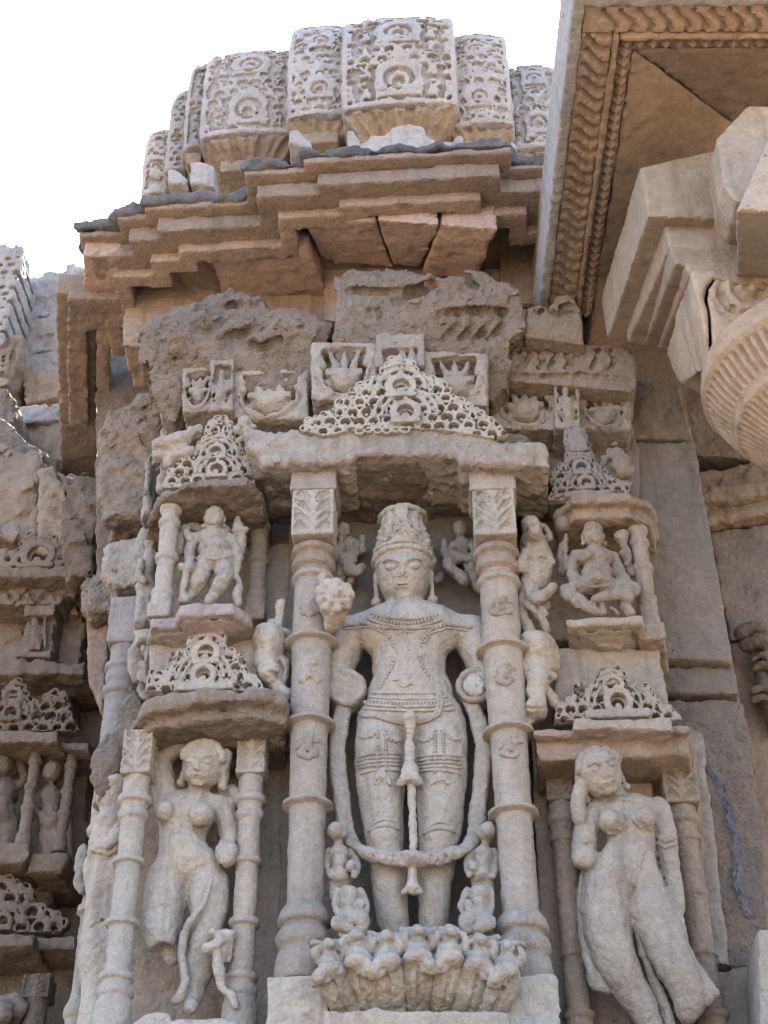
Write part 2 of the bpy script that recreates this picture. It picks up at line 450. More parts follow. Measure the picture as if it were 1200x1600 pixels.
# ================================================================== ground and the mass of the temple
def boxm(lo, hi):
    x0, y0, z0 = lo; x1, y1, z1 = hi
    V = np.array([(x0, y0, z0), (x1, y0, z0), (x1, y1, z0), (x0, y1, z0), (x0, y0, z1), (x1, y0, z1), (x1, y1, z1), (x0, y1, z1)], float)
    Q = np.array([(0, 3, 2, 1), (4, 5, 6, 7), (0, 1, 5, 4), (1, 2, 6, 5), (2, 3, 7, 6), (3, 0, 4, 7)])
    return V, Q
V, Q = np.array([(-400, -400, 0), (400, -400, 0), (400, 400, 0), (-400, 400, 0)], float), np.array([(0, 1, 2, 3)])
struct(raw('ground', V, Q, M['ground'], smooth=False))

def XZ(pts, Y): return [(P(a, b, Y)[0], P(a, b, Y)[2]) for a, b in pts]
def block(name, pts, Yf, depth, mat, parent=None, rd=.005, amp=.004, size=.07, h=.010, seed=0, carve=None, octv=3, chip=None):
    """a stone whose front outline is traced, standing at depth Yf and reaching back"""
    q = XZ(pts, Yf); a = np.array(q)
    v = Vox((a[:, 0].min(), Yf, a[:, 1].min()), (a[:, 0].max(), Yf+depth, a[:, 1].max()), h)
    v.prism(1, q, Yf, Yf+depth, rd)
    if carve: carve(v)
    if amp: v.noise(amp, size, octv, seed); v.facet(amp*.7 if chip is None else chip, max(.09, size), seed)
    return obj(name, v, mat, parent)
def rect(x0, y0, x1, y1): return [(x0, y0), (x1, y0), (x1, y1), (x0, y1)]

XL = P(222, 1250, .1)[0]; XR = P(1144, 1000, .1)[0]
wall = thing('temple_wall', 'tall grey brown stone wall of the temple behind the carved niches', 'wall', (0, .3, 0))
raw('wall_core', *boxm((XL, .16, 0), (XR, 2.6, 6.72)), M['warm'], wall, smooth=False)
raw('wall_core', *boxm((XL+.3, .3, 6.72), (XR+1.0, 2.6, 7.1)), M['warm'], wall, smooth=False)
XL2 = P(165, 1100, .6)[0]
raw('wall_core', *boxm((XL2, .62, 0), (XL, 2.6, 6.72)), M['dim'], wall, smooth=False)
_pl = P(640, 1650, -.50)
raw('plinth_stone', *boxm((XL-.25, -.50, 0), (XR-.1, .16, _pl[2])), M['warm'], wall, smooth=False)
# niche backs
block('niche_back', [(452, 760), (800, 760), (850, 1640), (428, 1640)], .03, .15, M['slate'], wall, amp=.006, size=.15, seed=1)
block('niche_back', [(415, 850), (455, 850), (440, 1640), (392, 1640)], .06, .12, M['grey'], wall, amp=.004, seed=2)
block('niche_back', [(255, 760), (425, 760), (412, 1120), (225, 1120)], .09, .10, M['warm'], wall, amp=.006, size=.12, seed=3)
block('niche_back', [(215, 1110), (420, 1110), (400, 1640), (150, 1640)], .07, .10, M['warm'], wall, amp=.006, size=.12, seed=4)
block('niche_back', [(810, 780), (1020, 780), (1040, 1000), (830, 1000)], .07, .10, M['warm'], wall, amp=.005, seed=5)
block('niche_back', [(830, 1150), (1085, 1150), (1125, 1640), (850, 1640)], .07, .10, M['warm'], wall, amp=.005, seed=6)

# the plain slabs to the right of the niches
def bl(name, pts, Yf, depth, mat, label, cat='stone block', **k):
    return tag(block(name, pts, Yf, depth, mat, None, **k), label, cat)
bl('wall_slab', [(985, 594), (1062, 602), (1084, 686), (978, 684)], .055, .38, M['slate'],
   'grey block above the tall smooth slab, beside the worn bell panel', amp=.005, seed=107)
bl('wall_slab', [(975, 689), (1086, 691), (1146, 1034), (1020, 1028), (1000, 820)], .04, .40, M['slate'],
   'tall smooth grey slab rising beside the seated deity niche', 'stone slab', amp=.003, seed=7)
bl('wall_block', [(1020, 1040), (1147, 1044), (1158, 1084), (1038, 1082)], .09, .35, M['slate'], 'low grey block wedged under the tall smooth slab', amp=.004, seed=8)
def streak(v): pass
PB = {}
o = bl('wall_block', [(1040, 1094), (1162, 1096), (1192, 1300), (1202, 1508), (1085, 1512), (1068, 1300)], .10, .35, M['pitted'],
   'pitted brown block crossed by a streak of faded blue paint', amp=.006, size=.05, seed=9, carve=lambda v: PB.update(v=v))
bl('wall_block', [(1078, 1130), (1098, 1150), (1120, 1330), (1140, 1505), (1086, 1510), (1060, 1300)], .075, .3, M['grey'], 'narrow pale upright strip left of the blue paint streak', 'stone strip', amp=.005, size=.05, seed=19)
bl('wall_block', [(1085, 1516), (1190, 1512), (1200, 1650), (1100, 1650)], .06, .4, M['slate'], 'grey block below the pitted brown block with blue paint', amp=.010, size=.07, seed=10)
bl('wall_block', [(1184, 1452), (1240, 1452), (1250, 1650), (1187, 1650)], -.22, .3, M['light'], 'pale flat dressed block at the lower right edge of the view', amp=.003, seed=11)
# a brush stroke of blue paint lying on the pitted block
stroke = [(1088, 1188), (1108, 1204), (1126, 1232), (1139, 1268), (1148, 1310), (1152, 1350), (1156, 1390), (1168, 1425), (1184, 1452)]
wd = [5, 9, 10, 10, 11, 10, 11, 9, 6]
rng = np.random.RandomState(3)
ss, ww = [], []
for i in range(len(stroke)-1):
    for k in range(8):
        t = k/8; ss.append(np.array(stroke[i])*(1-t)+np.array(stroke[i+1])*t); ww.append((wd[i]*(1-t)+wd[i+1]*t)*.8)
V, Q, idx = [], [], {}
NC = 7
for i, (s_, w_) in enumerate(zip(ss, ww)):
    a, b = w_*(.7+.5*rng.rand()), w_*(.7+.5*rng.rand())
    for j in range(NC):
        u = -a+(a+b)*j/(NC-1)
        q = PB['v'].hit(s_[0]+u, s_[1]+u*.25)
        if q is not None: idx[i, j] = len(V); V.append(q+np.array((0, -.0055, 0)))
for i in range(len(ss)-1):
    for j in range(NC-1):
        k = [(i, j), (i, j+1), (i+1, j+1), (i+1, j)]
        worn = rng.rand() < (.30 if j in (0, NC-2) else .10)
        if all(c in idx for c in k) and not worn: Q.append([idx[c] for c in k])
n0 = len(V); V = np.array(V); V = np.concatenate([V, V+np.array((0, .004, 0))])
used = np.array(Q)
tag(raw('paint_streak', V, np.concatenate([used, used[:, ::-1]+n0]), M['paint'], smooth=True), 'faded blue paint brushed down over a brown block', 'paint mark')

# far wall in the recess at the right
rec = thing('recess_wall', 'shadowed stone wall in the recess behind the porch column', 'wall', (1.9, .6, 0))
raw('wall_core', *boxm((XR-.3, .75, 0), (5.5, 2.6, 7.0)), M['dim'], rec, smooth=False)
block('wall_block', [(1060, 590), (1260, 590), (1300, 730), (1085, 710)], .5, .3, M['slate'], rec, amp=.008, size=.1, seed=12)
block('moulding', [(1085, 735), (1290, 690), (1290, 790), (1100, 815)], .42, .3, M['warm'], rec, rd=.03, amp=.012, size=.09, seed=13)
block('moulding', [(1090, 760), (1290, 740), (1290, 760), (1093, 785)], .36, .3, M['warm'], rec, rd=.02, amp=.01, size=.06, seed=14)
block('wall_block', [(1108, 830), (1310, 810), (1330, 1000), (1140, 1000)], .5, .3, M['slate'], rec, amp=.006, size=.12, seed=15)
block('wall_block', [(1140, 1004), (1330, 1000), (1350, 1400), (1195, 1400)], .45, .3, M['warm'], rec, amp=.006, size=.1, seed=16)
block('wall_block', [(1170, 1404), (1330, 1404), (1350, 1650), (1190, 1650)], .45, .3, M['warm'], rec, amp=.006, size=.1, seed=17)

# ================================================================== the great stepped eave
ZB, ZM, ZT = 6.88, 6.975, 7.05
def XYp(pts, z): return [(PZ(a, b, z)[0], PZ(a, b, z)[1]) for a, b in pts]
def steps(Ys):
    """plan of the eave from the right to the left: (x of left end, y of front) pairs"""
eave = thing('stepped_eave', 'great stepped brown stone eave with dark weathered upper edge', 'eave', (0, -.3, 6.8))
def xa(px, py, Y): return P(px, py, Y)[0]
# fronts: pixel of the left end of each straight run on the lower fascia edge, and its depth
Yf2, Yf1, Yl1, Yl2, Yl3 = -.64, -.59, -.42, -.37, -.28
x_r0 = xa(858, 332, -.54); x_r1 = xa(786, 322, Yf2); x_2 = xa(495, 292, Yf2); x_1 = xa(400, 305, Yf1)
x_l1 = xa(245, 350, Yl1); x_l2 = xa(202, 362, Yl2); x_l3 = xa(142, 386, Yl3)
def plan(o, back=.35):
    """outline pushed outward by o"""
    return [(x_r0+1.2, back), (x_r0+1.2, -.42-o), (x_r0+o, -.42-o), (x_r0+o, -.54-o), (x_r1+o, -.54-o), (x_r1+o, Yf2-o), (x_2-o, Yf2-o), (x_2-o, Yf1-o), (x_1-o, Yf1-o), (x_1-o, Yl1-o), (x_l1-o, Yl1-o),
            (x_l1-o, Yl2-o), (x_l2-o, Yl2-o), (x_l2-o, Yl3-o), (x_l3-o, Yl3-o), (x_l3-o, .05), (x_l3-.10-o, .05-o*.5), (x_l3-.10-o, back)]
def layer(name, o, z0, z1, mat, rd=.004, amp=.006, h=.010, seed=0, size=.09, mod=None, back=.35, inner=None):
    pl = plan(o, back); a = np.array(pl)
    v = Vox((a[:, 0].min(), a[:, 1].min(), z0), (a[:, 0].max(), a[:, 1].max(), z1), h)
    v.prism(2, pl, z0, z1, rd)
    if inner is not None: v.prism(2, plan(inner, back+.3), z0-.1, z1+.1, 0, 0, 's')
    v.noise(amp*.6, size, 3, seed); v.facet(amp*.35, .10, seed)
    return obj(name, v, mat, eave, grain=.15)
layer('lower_fascia', 0.0, ZB, ZM-.004, M['brown'], seed=1, inner=-.16)
layer('upper_fascia', .055, ZM-.004, ZT-.045, M['brown'], seed=2)
layer('weathered_edge', .07, ZT-.048, ZT+.005, M['lichen'], amp=.036, size=.085, rd=.012, seed=3)
layer('under_fascia', -.09, ZB-.05, ZB+.01, M['brown'], seed=4, inner=-.17)
# left return of the eave, seen from underneath: an outer strip and stepped inner strips running back
def slabz(name, pts, z0, z1, mat, parent, rd=.004, amp=.005, h=.011, seed=0, size=.08):
    q = XYp(pts, z0); a = np.array(q)
    v = Vox((a[:, 0].min(), a[:, 1].min(), z0), (a[:, 0].max(), a[:, 1].max(), z1), h)
    v.prism(2, q, z0, z1, rd); v.noise(amp, size, 3, seed)
    return obj(name, v, mat, parent)
slabz('lower_fascia', [(130, 400), (186, 400), (186, 458), (131, 460)], ZB, ZT-.02, M['orange'], eave, seed=6)
slabz('lower_fascia', [(86, 458), (206, 458), (208, 525), (150, 540), (152, 755), (97, 757)], ZB, ZT-.03, M['brown'], eave, seed=7)
slabz('under_fascia', [(104, 466), (200, 466), (202, 512), (136, 520), (138, 668), (107, 668)], ZB-.05, ZB+.01, M['brown'], eave, seed=8)
slabz('under_fascia', [(150, 515), (172, 515), (172, 640), (152, 668)], ZB-.04, ZB+.01, M['brown'], eave, seed=9)
slabz('lower_fascia', [(86, 462), (98, 462), (110, 757), (96, 757)], ZB+.02, ZT, M['brown'], eave, seed=10)
# sloping soffit stones between the eave and the wall
def wedge(name, pts, mat, seed):
    """underside stone given by its four seen corners (pixel, depth): low edge first"""
    V = np.array([P(*p) for p in pts]); up = np.array((0, .03, .22))
    v = Vox(np.minimum(V.min(0), (V+up).min(0)), np.maximum(V.max(0), (V+up).max(0)), .012)
    X, Y, Z = v.ax[0][:, None, None], v.ax[1][None, :, None], v.ax[2][None, None, :]
    c = (V.mean(0)+up/2)
    f = None
    def pl(a, b, d):
        nonlocal f
        n = np.cross(b-a, d-a); n /= np.linalg.norm(n)+1e-9
        if n@(c-a) > 0: n = -n
        g = (X-a[0])*n[0]+(Y-a[1])*n[1]+(Z-a[2])*n[2]
        f = g if f is None else np.maximum(f, g)
    pl(V[0], V[1], V[2]); pl(V[0]+up, V[1]+up, V[2]+up)
    for i in range(4): pl(V[i], V[(i+1) % 4], V[i]+up)
    v.f = f.astype(np.float32); v.noise(.005, .09, 3, seed); v.facet(.006, .14, seed)
    return obj(name, v, mat, eave)
wedge('soffit_stone', [(476, 343, -.47), (586, 346, -.47), (612, 416, -.10), (505, 412, -.10)], M['orange'], 21)
wedge('soffit_stone', [(589, 344, -.49), (686, 350, -.49), (656, 418, -.11), (616, 414, -.11)], M['orange'], 22)
wedge('soffit_stone', [(690, 350, -.48), (775, 358, -.48), (745, 440, -.10), (660, 420, -.10)], M['orange'], 23)
wedge('soffit_stone', [(318, 382, -.32), (480, 386, -.32), (515, 470, .05), (352, 455, .05)], M['orange'], 24)
wedge('soffit_stone', [(255, 395, -.25), (318, 382, -.25), (352, 455, .12), (300, 480, .12)], M['orange'], 25)
block('wall_band', [(200, 425), (520, 440), (520, 540), (190, 540)], .02, .3, M['brown'], eave, amp=.006, seed=27)
block('wall_band', [(505, 408), (880, 425), (880, 520), (505, 500)], -.04, .4, M['orange'], eave, amp=.006, seed=28)
block('wall_band', [(780, 380), (880, 380), (885, 480), (780, 470)], -.08, .4, M['brown'], eave, amp=.006, seed=29)
# small pale acroteria standing on the eave's edge
for k, (pts, Y) in enumerate([
    ([(552, 238), (556, 222), (572, 222), (577, 212), (600, 210), (612, 198), (640, 194), (662, 198), (668, 212), (690, 222), (720, 216), (722, 240)], -.42),
    ([(450, 222), (450, 202), (466, 201), (472, 210), (486, 218), (486, 232)], -.46),
    ([(540, 232), (542, 203), (552, 202), (562, 215), (566, 232)], -.44),
    ([(704, 238), (706, 220), (716, 210), (722, 211), (723, 240)], -.45),
    ([(772, 250), (784, 234), (800, 219), (806, 224), (808, 252)], -.44),
    ([(296, 285), (296, 252), (310, 250), (335, 258), (335, 290)], -.22),
    ([(262, 285), (264, 263), (276, 264), (292, 278), (292, 288)], -.22)]):
    block('eave_finial', pts, Y, .16, M['pale'], eave, rd=.015, amp=.005, size=.05, h=.009, seed=30+k)

# ================================================================== the tower above
tower = thing('temple_tower', 'pale carved tower of the temple rising above the eave', 'tower', (.2, .6, 7.0))
raw('backing_mass', *boxm((-9.0, 4.5, 0), (3.4, 9.0, 11.1)), M['pale'], tower, smooth=False)  # added unseen mass that keeps the sun off the left stones
raw('backing_mass', *boxm((P(330, 150, .9)[0], .75, 7.1), (P(890, 150, .9)[0], 2.4, 8.75)), M['pale'], tower, smooth=False)
def lattice(X, Z, cx, cell, t, seed, x0, x1, z0, z1, mirror=True, asp=1.0, jit=.34, rings=True):
    """network of carved bars between rounded openings, mirrored about cx; negative inside the bars"""
    r = np.random.RandomState(seed)
    nx = int(max(abs(x0-cx), abs(x1-cx))/cell)+2; nz = int((z1-z0)/cell/asp)+3
    U = np.abs(X-cx) if mirror else X-cx
    pts = []
    for i in range(-1, nx+1):
        for j in range(-1, nz):
            pts.append((cell*(i+.5+(.5 if j & 1 else 0)+r.uniform(-jit, jit)), z0+cell*asp*(j+.5+r.uniform(-jit, jit))))
    if not mirror: pts += [(-a, b) for a, b in pts]
    sh = np.broadcast(U, Z).shape
    if rings:                                  # small horseshoes linked in rows
        f = np.full(sh, 9, np.float32)
        row = cell*.86
        for j in range(-1, int((z1-z0)/row)+3):
            zz = z0+row*(j+.45)
            for i in range(-1, nx+2):
                a = cell*(i+(.5 if j & 1 else 0)); R_ = cell*(.44+r.uniform(-.05, .05)); b = zz+r.uniform(-.06, .06)*cell; a += r.uniform(-.05, .05)*cell*(a > .01)
                q = np.sqrt((U-a)**2+(Z-b)**2); tk = t*(.62+.3*r.rand())
                ring = np.maximum(np.abs(q-R_)-tk, np.minimum(-(Z-b+R_*.80), .5))
                bulb = np.sqrt((U-a)**2+(Z-b+R_*.62)**2)-R_*.30
                f = np.minimum(f, np.minimum(ring, bulb))
                if r.rand() < .6: f = np.minimum(f, np.maximum(np.abs(U-a-R_*.0)-tk*.7, np.maximum(b+R_*.6-Z, Z-b-R_*1.25)))
                if r.rand() < .5: f = np.minimum(f, np.maximum(np.abs(Z-b+R_*.95)-tk*.8, np.abs(U-a)-R_*1.1))
        return f.astype(np.float32)
    d1 = np.full(sh, 9, np.float32); d2 = d1.copy()
    for a, b in pts:
        d = np.sqrt((U-a)**2+((Z-b)/asp)**2)
        d2 = np.minimum(d2, np.maximum(d1, d)); d1 = np.minimum(d1, d)
    return ((d2-d1)*.5-t).astype(np.float32)
def motif(s, X, Z, cx, cz, r):
    """horseshoe arch: s = bars field (negative solid)"""
    q = np.sqrt((X-cx)**2+((Z-cz)*.95)**2)
    ring = np.maximum(np.abs(q-r*.80)-r*.22, -(Z-cz+r*.62))
    s = np.maximum(s, -(q-r*1.04)*1.0)
    s = np.minimum(s, ring)
    base = np.maximum(np.abs(X-cx)-r*1.0, np.abs(Z-cz+r*.75)-r*.16)
    s = np.minimum(s, base)
    bulb = np.sqrt((X-cx)**2+(Z-cz+r*.42)**2)-r*.26
    top = np.sqrt(((X-cx)*1.2)**2+(Z-cz-r*1.10)**2)-r*.22
    return np.minimum(np.minimum(s, bulb), top)
def rib(pl, pr, ptop, pbot, Yf, n, cell, seed, petals=5, lean=.55, pd=.024, single=True, plint=True, dome=(0, 0)):
    z0 = P((pl+pr)/2, pbot, Yf)[2]; x0 = P(pl, pbot, Yf)[0]; x1 = P(pr, pbot, Yf)[0]
    z1 = P((pl+pr)/2, ptop, Yf+.28)[2]; H = z1-z0; W = x1-x0; cx = (x0+x1)/2
    prof = [(Yf+1.0, z0), (Yf, z0)]
    for i in range(1, 15):
        t = i/14; prof.append((Yf-.09*math.sin(min(t*2.6, math.pi))+lean*t**3.0, z0+H*(1-(1-t)**1.25)))
    prof.append((Yf+1.0, z1))
    v = Vox((x0, Yf-.08, z0), (x1, Yf+1.0, z1+.02), .0095)
    bow = .032*((v.ax[0]-cx)/(W/2))**2
    ex = np.maximum(np.abs(v.ax[0]-cx)-W/2+.02, -9)
    for i, b_ in enumerate(bow):
        d2 = seg2(v.ax[1][:, None]-b_, v.ax[2][None, :], np.array(prof))+.02
        v.f[i] = np.sqrt(np.maximum(d2, 0)**2+max(ex[i], 0)**2)+np.minimum(np.maximum(d2, ex[i]), 0)-.02
    if any(dome):
        dl_, dr_ = dome; o_ = [(x0, z0-.1)]
        for i in range(9):
            t = math.pi/2*i/8; o_.append((x0+dl_*W*(1-math.cos(t)), z1-(dl_*W*1.5)*(1-math.sin(t))))
        for i in range(9):
            t = math.pi/2*(1-i/8); o_.append((x1-dr_*W*(1-math.cos(t)), z1-(dr_*W*1.5)*(1-math.sin(t))))
        o_.append((x1, z0-.1))
        v.f = np.maximum(v.f, seg2(v.ax[0][:, None], v.ax[2][None, :], o_)[:, None, :])
    X, Z = v.ax[0][:, None], v.ax[2][None, :]
    web = lattice(X, Z, cx, cell*1.35, cell*.17, seed, x0, x1, z0, z1, True, .8, .26)
    zs = np.linspace(z0+H*.16, z0+H*.86, n); r0 = min(W*.23, H/n*.46)
    if single:
        for i, zc in enumerate(zs): web = motif(motif(web, X, Z, cx, zc, r0*(1-.08*i)), X, Z, cx, zc-r0*.18, r0*.40)
    else:
        for zc in zs:
            web = motif(motif(web, X, Z, cx, zc, r0*.95), X, Z, cx, zc-r0*.2, r0*.38)
            web = np.minimum(web, np.abs(Z-zc-H/n*.42)-.022)
    if single:
        for u in (.23, .37): web = np.where(np.abs(np.abs(X-cx)-W*(u+.012*np.sin(Z*40))) < .012, np.where(np.mod(Z-z0, H/n) < H/n*.7, 1., web), web)
    web = np.minimum(web, np.minimum(np.minimum(X-x0, x1-X), Z-z0)-.032)
    carve = np.maximum(-web[:, None, :], -(v.f+pd))          # open places, down to depth pd
    v.f = np.maximum(v.f, -carve)
    v.noise(.006, .06, 3, seed)
    o = obj('rib', v, M['pale'], tower)
    # lotus under the rib
    hz = W*.24 if petals else .12
    lo = z0-hz
    v = Vox((x0, Yf-.02, lo-.09), (x1, Yf+.8, z0), .0095)
    A, B, Z = v.ax[0][:, None, None], v.ax[1][None, :, None], v.ax[2][None, None, :]
    t = np.clip((z0-Z)/hz, 0, 1); g = hz*.75*t**1.4
    v.f = np.maximum(np.maximum(np.maximum(x0+g-A, A-x1+g), Yf+.015+g*1.1-B), np.maximum(Z-z0+.003, lo-Z)).astype(np.float32)*.8
    if petals:
        for i in range(petals+1):
            u = i/petals; xa_ = x0+W*u; xb = cx+(xa_-cx)*.55
            gy = lambda t: Yf+.015+hz*.75*t**1.4*1.1
            for a, b in ((0.12, .5), (.5, .95)):
                v.cap((xa_+(xb-xa_)*a, gy(a)-.003, z0-hz*a), (xa_+(xb-xa_)*b, gy(b)-.003, z0-hz*b), .028, .024, .006, 's')
            if i < petals:
                u = (i+.5)/petals; xa_ = x0+W*u; xb = cx+(xa_-cx)*.55
                v.cap((xa_+(xb-xa_)*.3, gy(.3), z0-hz*.3), (xa_+(xb-xa_)*.8, gy(.8), z0-hz*.8), .013, .010, .006, 's')
                for sx in (-1, 1):
                    v.cap((xa_, gy(.02)-.004, z0-.012), (xa_+sx*W/petals*.5, gy(.14)-.004, z0-hz*.16), .016, .014, .006, 's')
    v.box((x0+W*.22, Yf+hz*.75, lo-.08), (x1-W*.22, Yf+.8, lo+.01))
    v.noise(.005, .06, 3, seed+1)
    obj('lotus_base', v, M['petal'], o)
    return o
rib(533, 716, 26, 160, -.06, 3, .068, 41, 5, pd=.034, dome=(.05, .06))
rib(446, 552, 38, 176, .06, 3, .060, 42, 4, single=False, dome=(.09, .01))
rib(700, 804, 50, 190, .06, 3, .060, 43, 4, single=False, dome=(.01, .16))
rib(310, 462, 80, 205, .22, 3, .062, 44, 3, dome=(.36, .08))
rib(790, 900, 100, 228, .22, 3, .056, 45, 3, dome=(.25, .1))
rib(283, 322, 98, 228, .36, 3, .040, 46, 2, dome=(.7, .1))
rib(255, 290, 143, 262, .52, 3, .040, 47, 2, single=False, dome=(.3, .1))
rib(217, 262, 210, 300, .62, 3, .040, 48, 2, single=False, dome=(.5, .1))
# ================================================================== porch at the right: eave, beam, bracket and column
ZP = 6.45
porch = thing('porch_eave', 'overhanging stone eave of the porch with carved leaf border underneath', 'eave', (1.6, -1.3, ZP))
# frame of the porch eave in plan
A0 = PZ(908, 12, ZP)[:2]; A1 = PZ(862, 400, ZP)[:2]
dl = (A1-A0)/np.linalg.norm(A1-A0)                      # runs back to the wall
dr = np.array((-dl[1], dl[0])); dr = -dr if dr[0] < 0 else dr   # runs along the front
A0 = A0-dl*.02
Ld = float((PZ(848, 500, ZP)[:2]-A0)@dl); Lr = 2.4
def loc(u, v_, z): q = A0+dr*u+dl*v_; return np.array((q[0], q[1], z))
def strip(name, u0, u1, v0, v1, z0, z1, mat, amp=.003, seed=0, h=.011, parent=porch, carve=None):
    c = [loc(u0, v0, 0), loc(u1, v0, 0), loc(u1, v1, 0), loc(u0, v1, 0)]; a = np.array(c)
    v = Vox((a[:, 0].min(), a[:, 1].min(), z0), (a[:, 0].max(), a[:, 1].max(), z1), h)
    v.prism(2, [(q[0], q[1]) for q in c], z0, z1, .008)
    if carve: carve(v)
    v.noise(amp, .08, 3, seed)
    return obj(name, v, mat, parent)
wL = abs(float((PZ(955, 80, ZP)[:2]-A0)@dr)); wB = abs(float((PZ(982, 95, ZP)[:2]-A0)@dr))
print('porch', wL, wB, Ld)
strip('eave_rim', -.035, .012, -.03, Ld, ZP-.015, ZP+.22, M['pale'], seed=1)
strip('eave_rim', -.035, Lr, -.045, .012, ZP-.015, ZP+.22, M['pale'], seed=2)
def leafcut(du, n, along):
    def f(v):
        for i in range(n):
            if along == 'v':
                s0 = .03+(Ld-.06)*(i+.5)/n
                pts = [loc(.03, s0-.03, ZP), loc(wL*.30, s0-.035, ZP), loc(wL*.55, s0+.005, ZP), loc(wL*.80, s0+.028, ZP), loc(wL-.012, s0+.02, ZP)]
            else:
                s0 = .08+(Lr-.1)*(i+.5)/n
                pts = [loc(s0-.03, .03, ZP), loc(s0-.035, wL*.30, ZP), loc(s0+.005, wL*.55, ZP), loc(s0+.028, wL*.8, ZP), loc(s0+.02, wL-.012, ZP)]
            for a, b in zip(pts[:-1], pts[1:]): v.cap(a+np.array((0, 0, .006)), b+np.array((0, 0, .006)), .012, .012, .003, 's')
            a, b = pts[1], pts[3]
            m_ = (a+b)/2+np.append((dl if along == 'v' else dr)*.03, 0)
            v.cap(m_, m_+np.append((dr if along == 'v' else dl)*.04, 0), .007, .006, .003, 's')
    return f
strip('leaf_border', .012, wL, wL*.98, Ld, ZP, ZP+.10, M['tan'], seed=3, carve=leafcut(0, 26, 'v'), h=.006)
strip('leaf_border', .012, Lr, .012, wL*.98, ZP, ZP+.10, M['tan'], seed=4, carve=leafcut(0, 34, 'u'), h=.006)
strip('fillet', wL, wL+.025, wL, Ld, ZP-.012, ZP+.08, M['tan'], seed=5)
strip('fillet', wL+.026, Lr, wL, wL+.025, ZP-.012, ZP+.08, M['tan'], seed=6)
# diamond bead row
def diamonds(p0, d, n, step, wid):
    V, Q = [], []
    e = np.array((-d[1], d[0]))
    for i in range(n):
        c = p0+d*step*(i+.5); k = len(V)
        for s_, w_ in ((-.5, 0), (0, .5), (.5, 0), (0, -.5)):
            q = c+d*step*s_*.98+e*wid*w_; V.append((q[0], q[1], ZP+.03))
        V.append((c[0], c[1], ZP-.008))
        for j in range(4): Q.append((k+j, k+(j+1) % 4, k+4, k+4))
    return np.array(V), [q[:3] for q in Q]
c0 = A0+dr*(wL+.055)+dl*(wL+.03)
Vd, Qd = diamonds(c0, dl, 34, (Ld-wL-.03)/34, .055)
Ve, Qe = diamonds(A0+dr*(wL+.03)+dl*(wL+.055), dr, 44, (Lr-wL-.03)/44, .055)
raw('bead_border', np.concatenate([Vd, Ve]), np.array(list(Qd)+[tuple(np.array(q)+len(Vd)) for q in Qe]), M['tan'], porch, smooth=False)
strip('bead_bed', wL+.025, wL+.085, wL+.025, Ld, ZP+.025, ZP+.10, M['brown'], seed=7)
strip('bead_bed', wL+.085, Lr, wL+.025, wL+.085, ZP+.025, ZP+.10, M['brown'], seed=8)
# ceiling stones sloping up from the border to the beams (hip on the diagonal)
wi = wL+.085; rise = .26; run = .62
Vc = [loc(wi, wi, ZP+.03), loc(Lr, wi, ZP+.03), loc(Lr, wi+run, ZP+.03+rise), loc(wi+run, wi+run, ZP+.03+rise), loc(wi+run, Ld+.4, ZP+.03+rise), loc(wi, Ld+.4, ZP+.03)]
def slopeface(idx, name, seed):
    V = np.array([Vc[i] for i in idx]); up = np.array((0, 0, .12))
    v = Vox(V.min(0), (V+up).max(0), .014)
    X, Y, Z = v.ax[0][:, None, None], v.ax[1][None, :, None], v.ax[2][None, None, :]
    n = np.cross(V[1]-V[0], V[2]-V[0]); n /= np.linalg.norm(n); n = -n if n[2] > 0 else n
    f = np.maximum((X-V[0][0])*n[0]+(Y-V[0][1])*n[1]+(Z-V[0][2])*n[2], -((X-V[0][0])*n[0]+(Y-V[0][1])*n[1]+(Z-V[0][2])*n[2])-.10)
    v.f = np.maximum(f, seg2(X, Y, [(q[0], q[1]) for q in V])+.002).astype(np.float32)
    v.noise(.004, .15, 3, seed)
    obj(name, v, M['tan'], porch)
slopeface([0, 1, 2, 3], 'ceiling_stone', 11)
slopeface([0, 3, 4, 5], 'ceiling_stone', 12)
c = [loc(wi+run-.01, wi+run-.01, 0), loc(Lr+.3, wi+run-.01, 0), loc(Lr+.3, Ld+.5, 0), loc(wi+run-.01, Ld+.5, 0)]
def roofbox():
    z0, z1 = ZP+.03+rise, ZP+.45
    V = np.array([(q[0], q[1], z0) for q in c]+[(q[0], q[1], z1) for q in c])
    return V, np.array([(0, 3, 2, 1), (4, 5, 6, 7), (0, 1, 5, 4), (1, 2, 6, 5), (2, 3, 7, 6), (3, 0, 4, 7)])
raw('roof_stone', *roofbox(), M['tan'], porch, smooth=False)
c2 = [loc(-.02, -.03, 0), loc(Lr+.3, -.03, 0), loc(Lr+.3, Ld+.5, 0), loc(-.02, Ld+.5, 0)]
V = np.array([(q[0], q[1], ZP+.30) for q in c2]+[(q[0], q[1], ZP+.42) for q in c2])
c3 = [loc(-.02, -.03, 0), loc(Lr+.3, -.03, 0), loc(Lr+.3, Ld+.5, 0), loc(-.02, Ld+.5, 0)]
raw('roof_stone', V, np.array([(0, 3, 2, 1), (4, 5, 6, 7), (0, 1, 5, 4), (1, 2, 6, 5), (2, 3, 7, 6), (3, 0, 4, 7)]), M['pale'], porch, smooth=False)

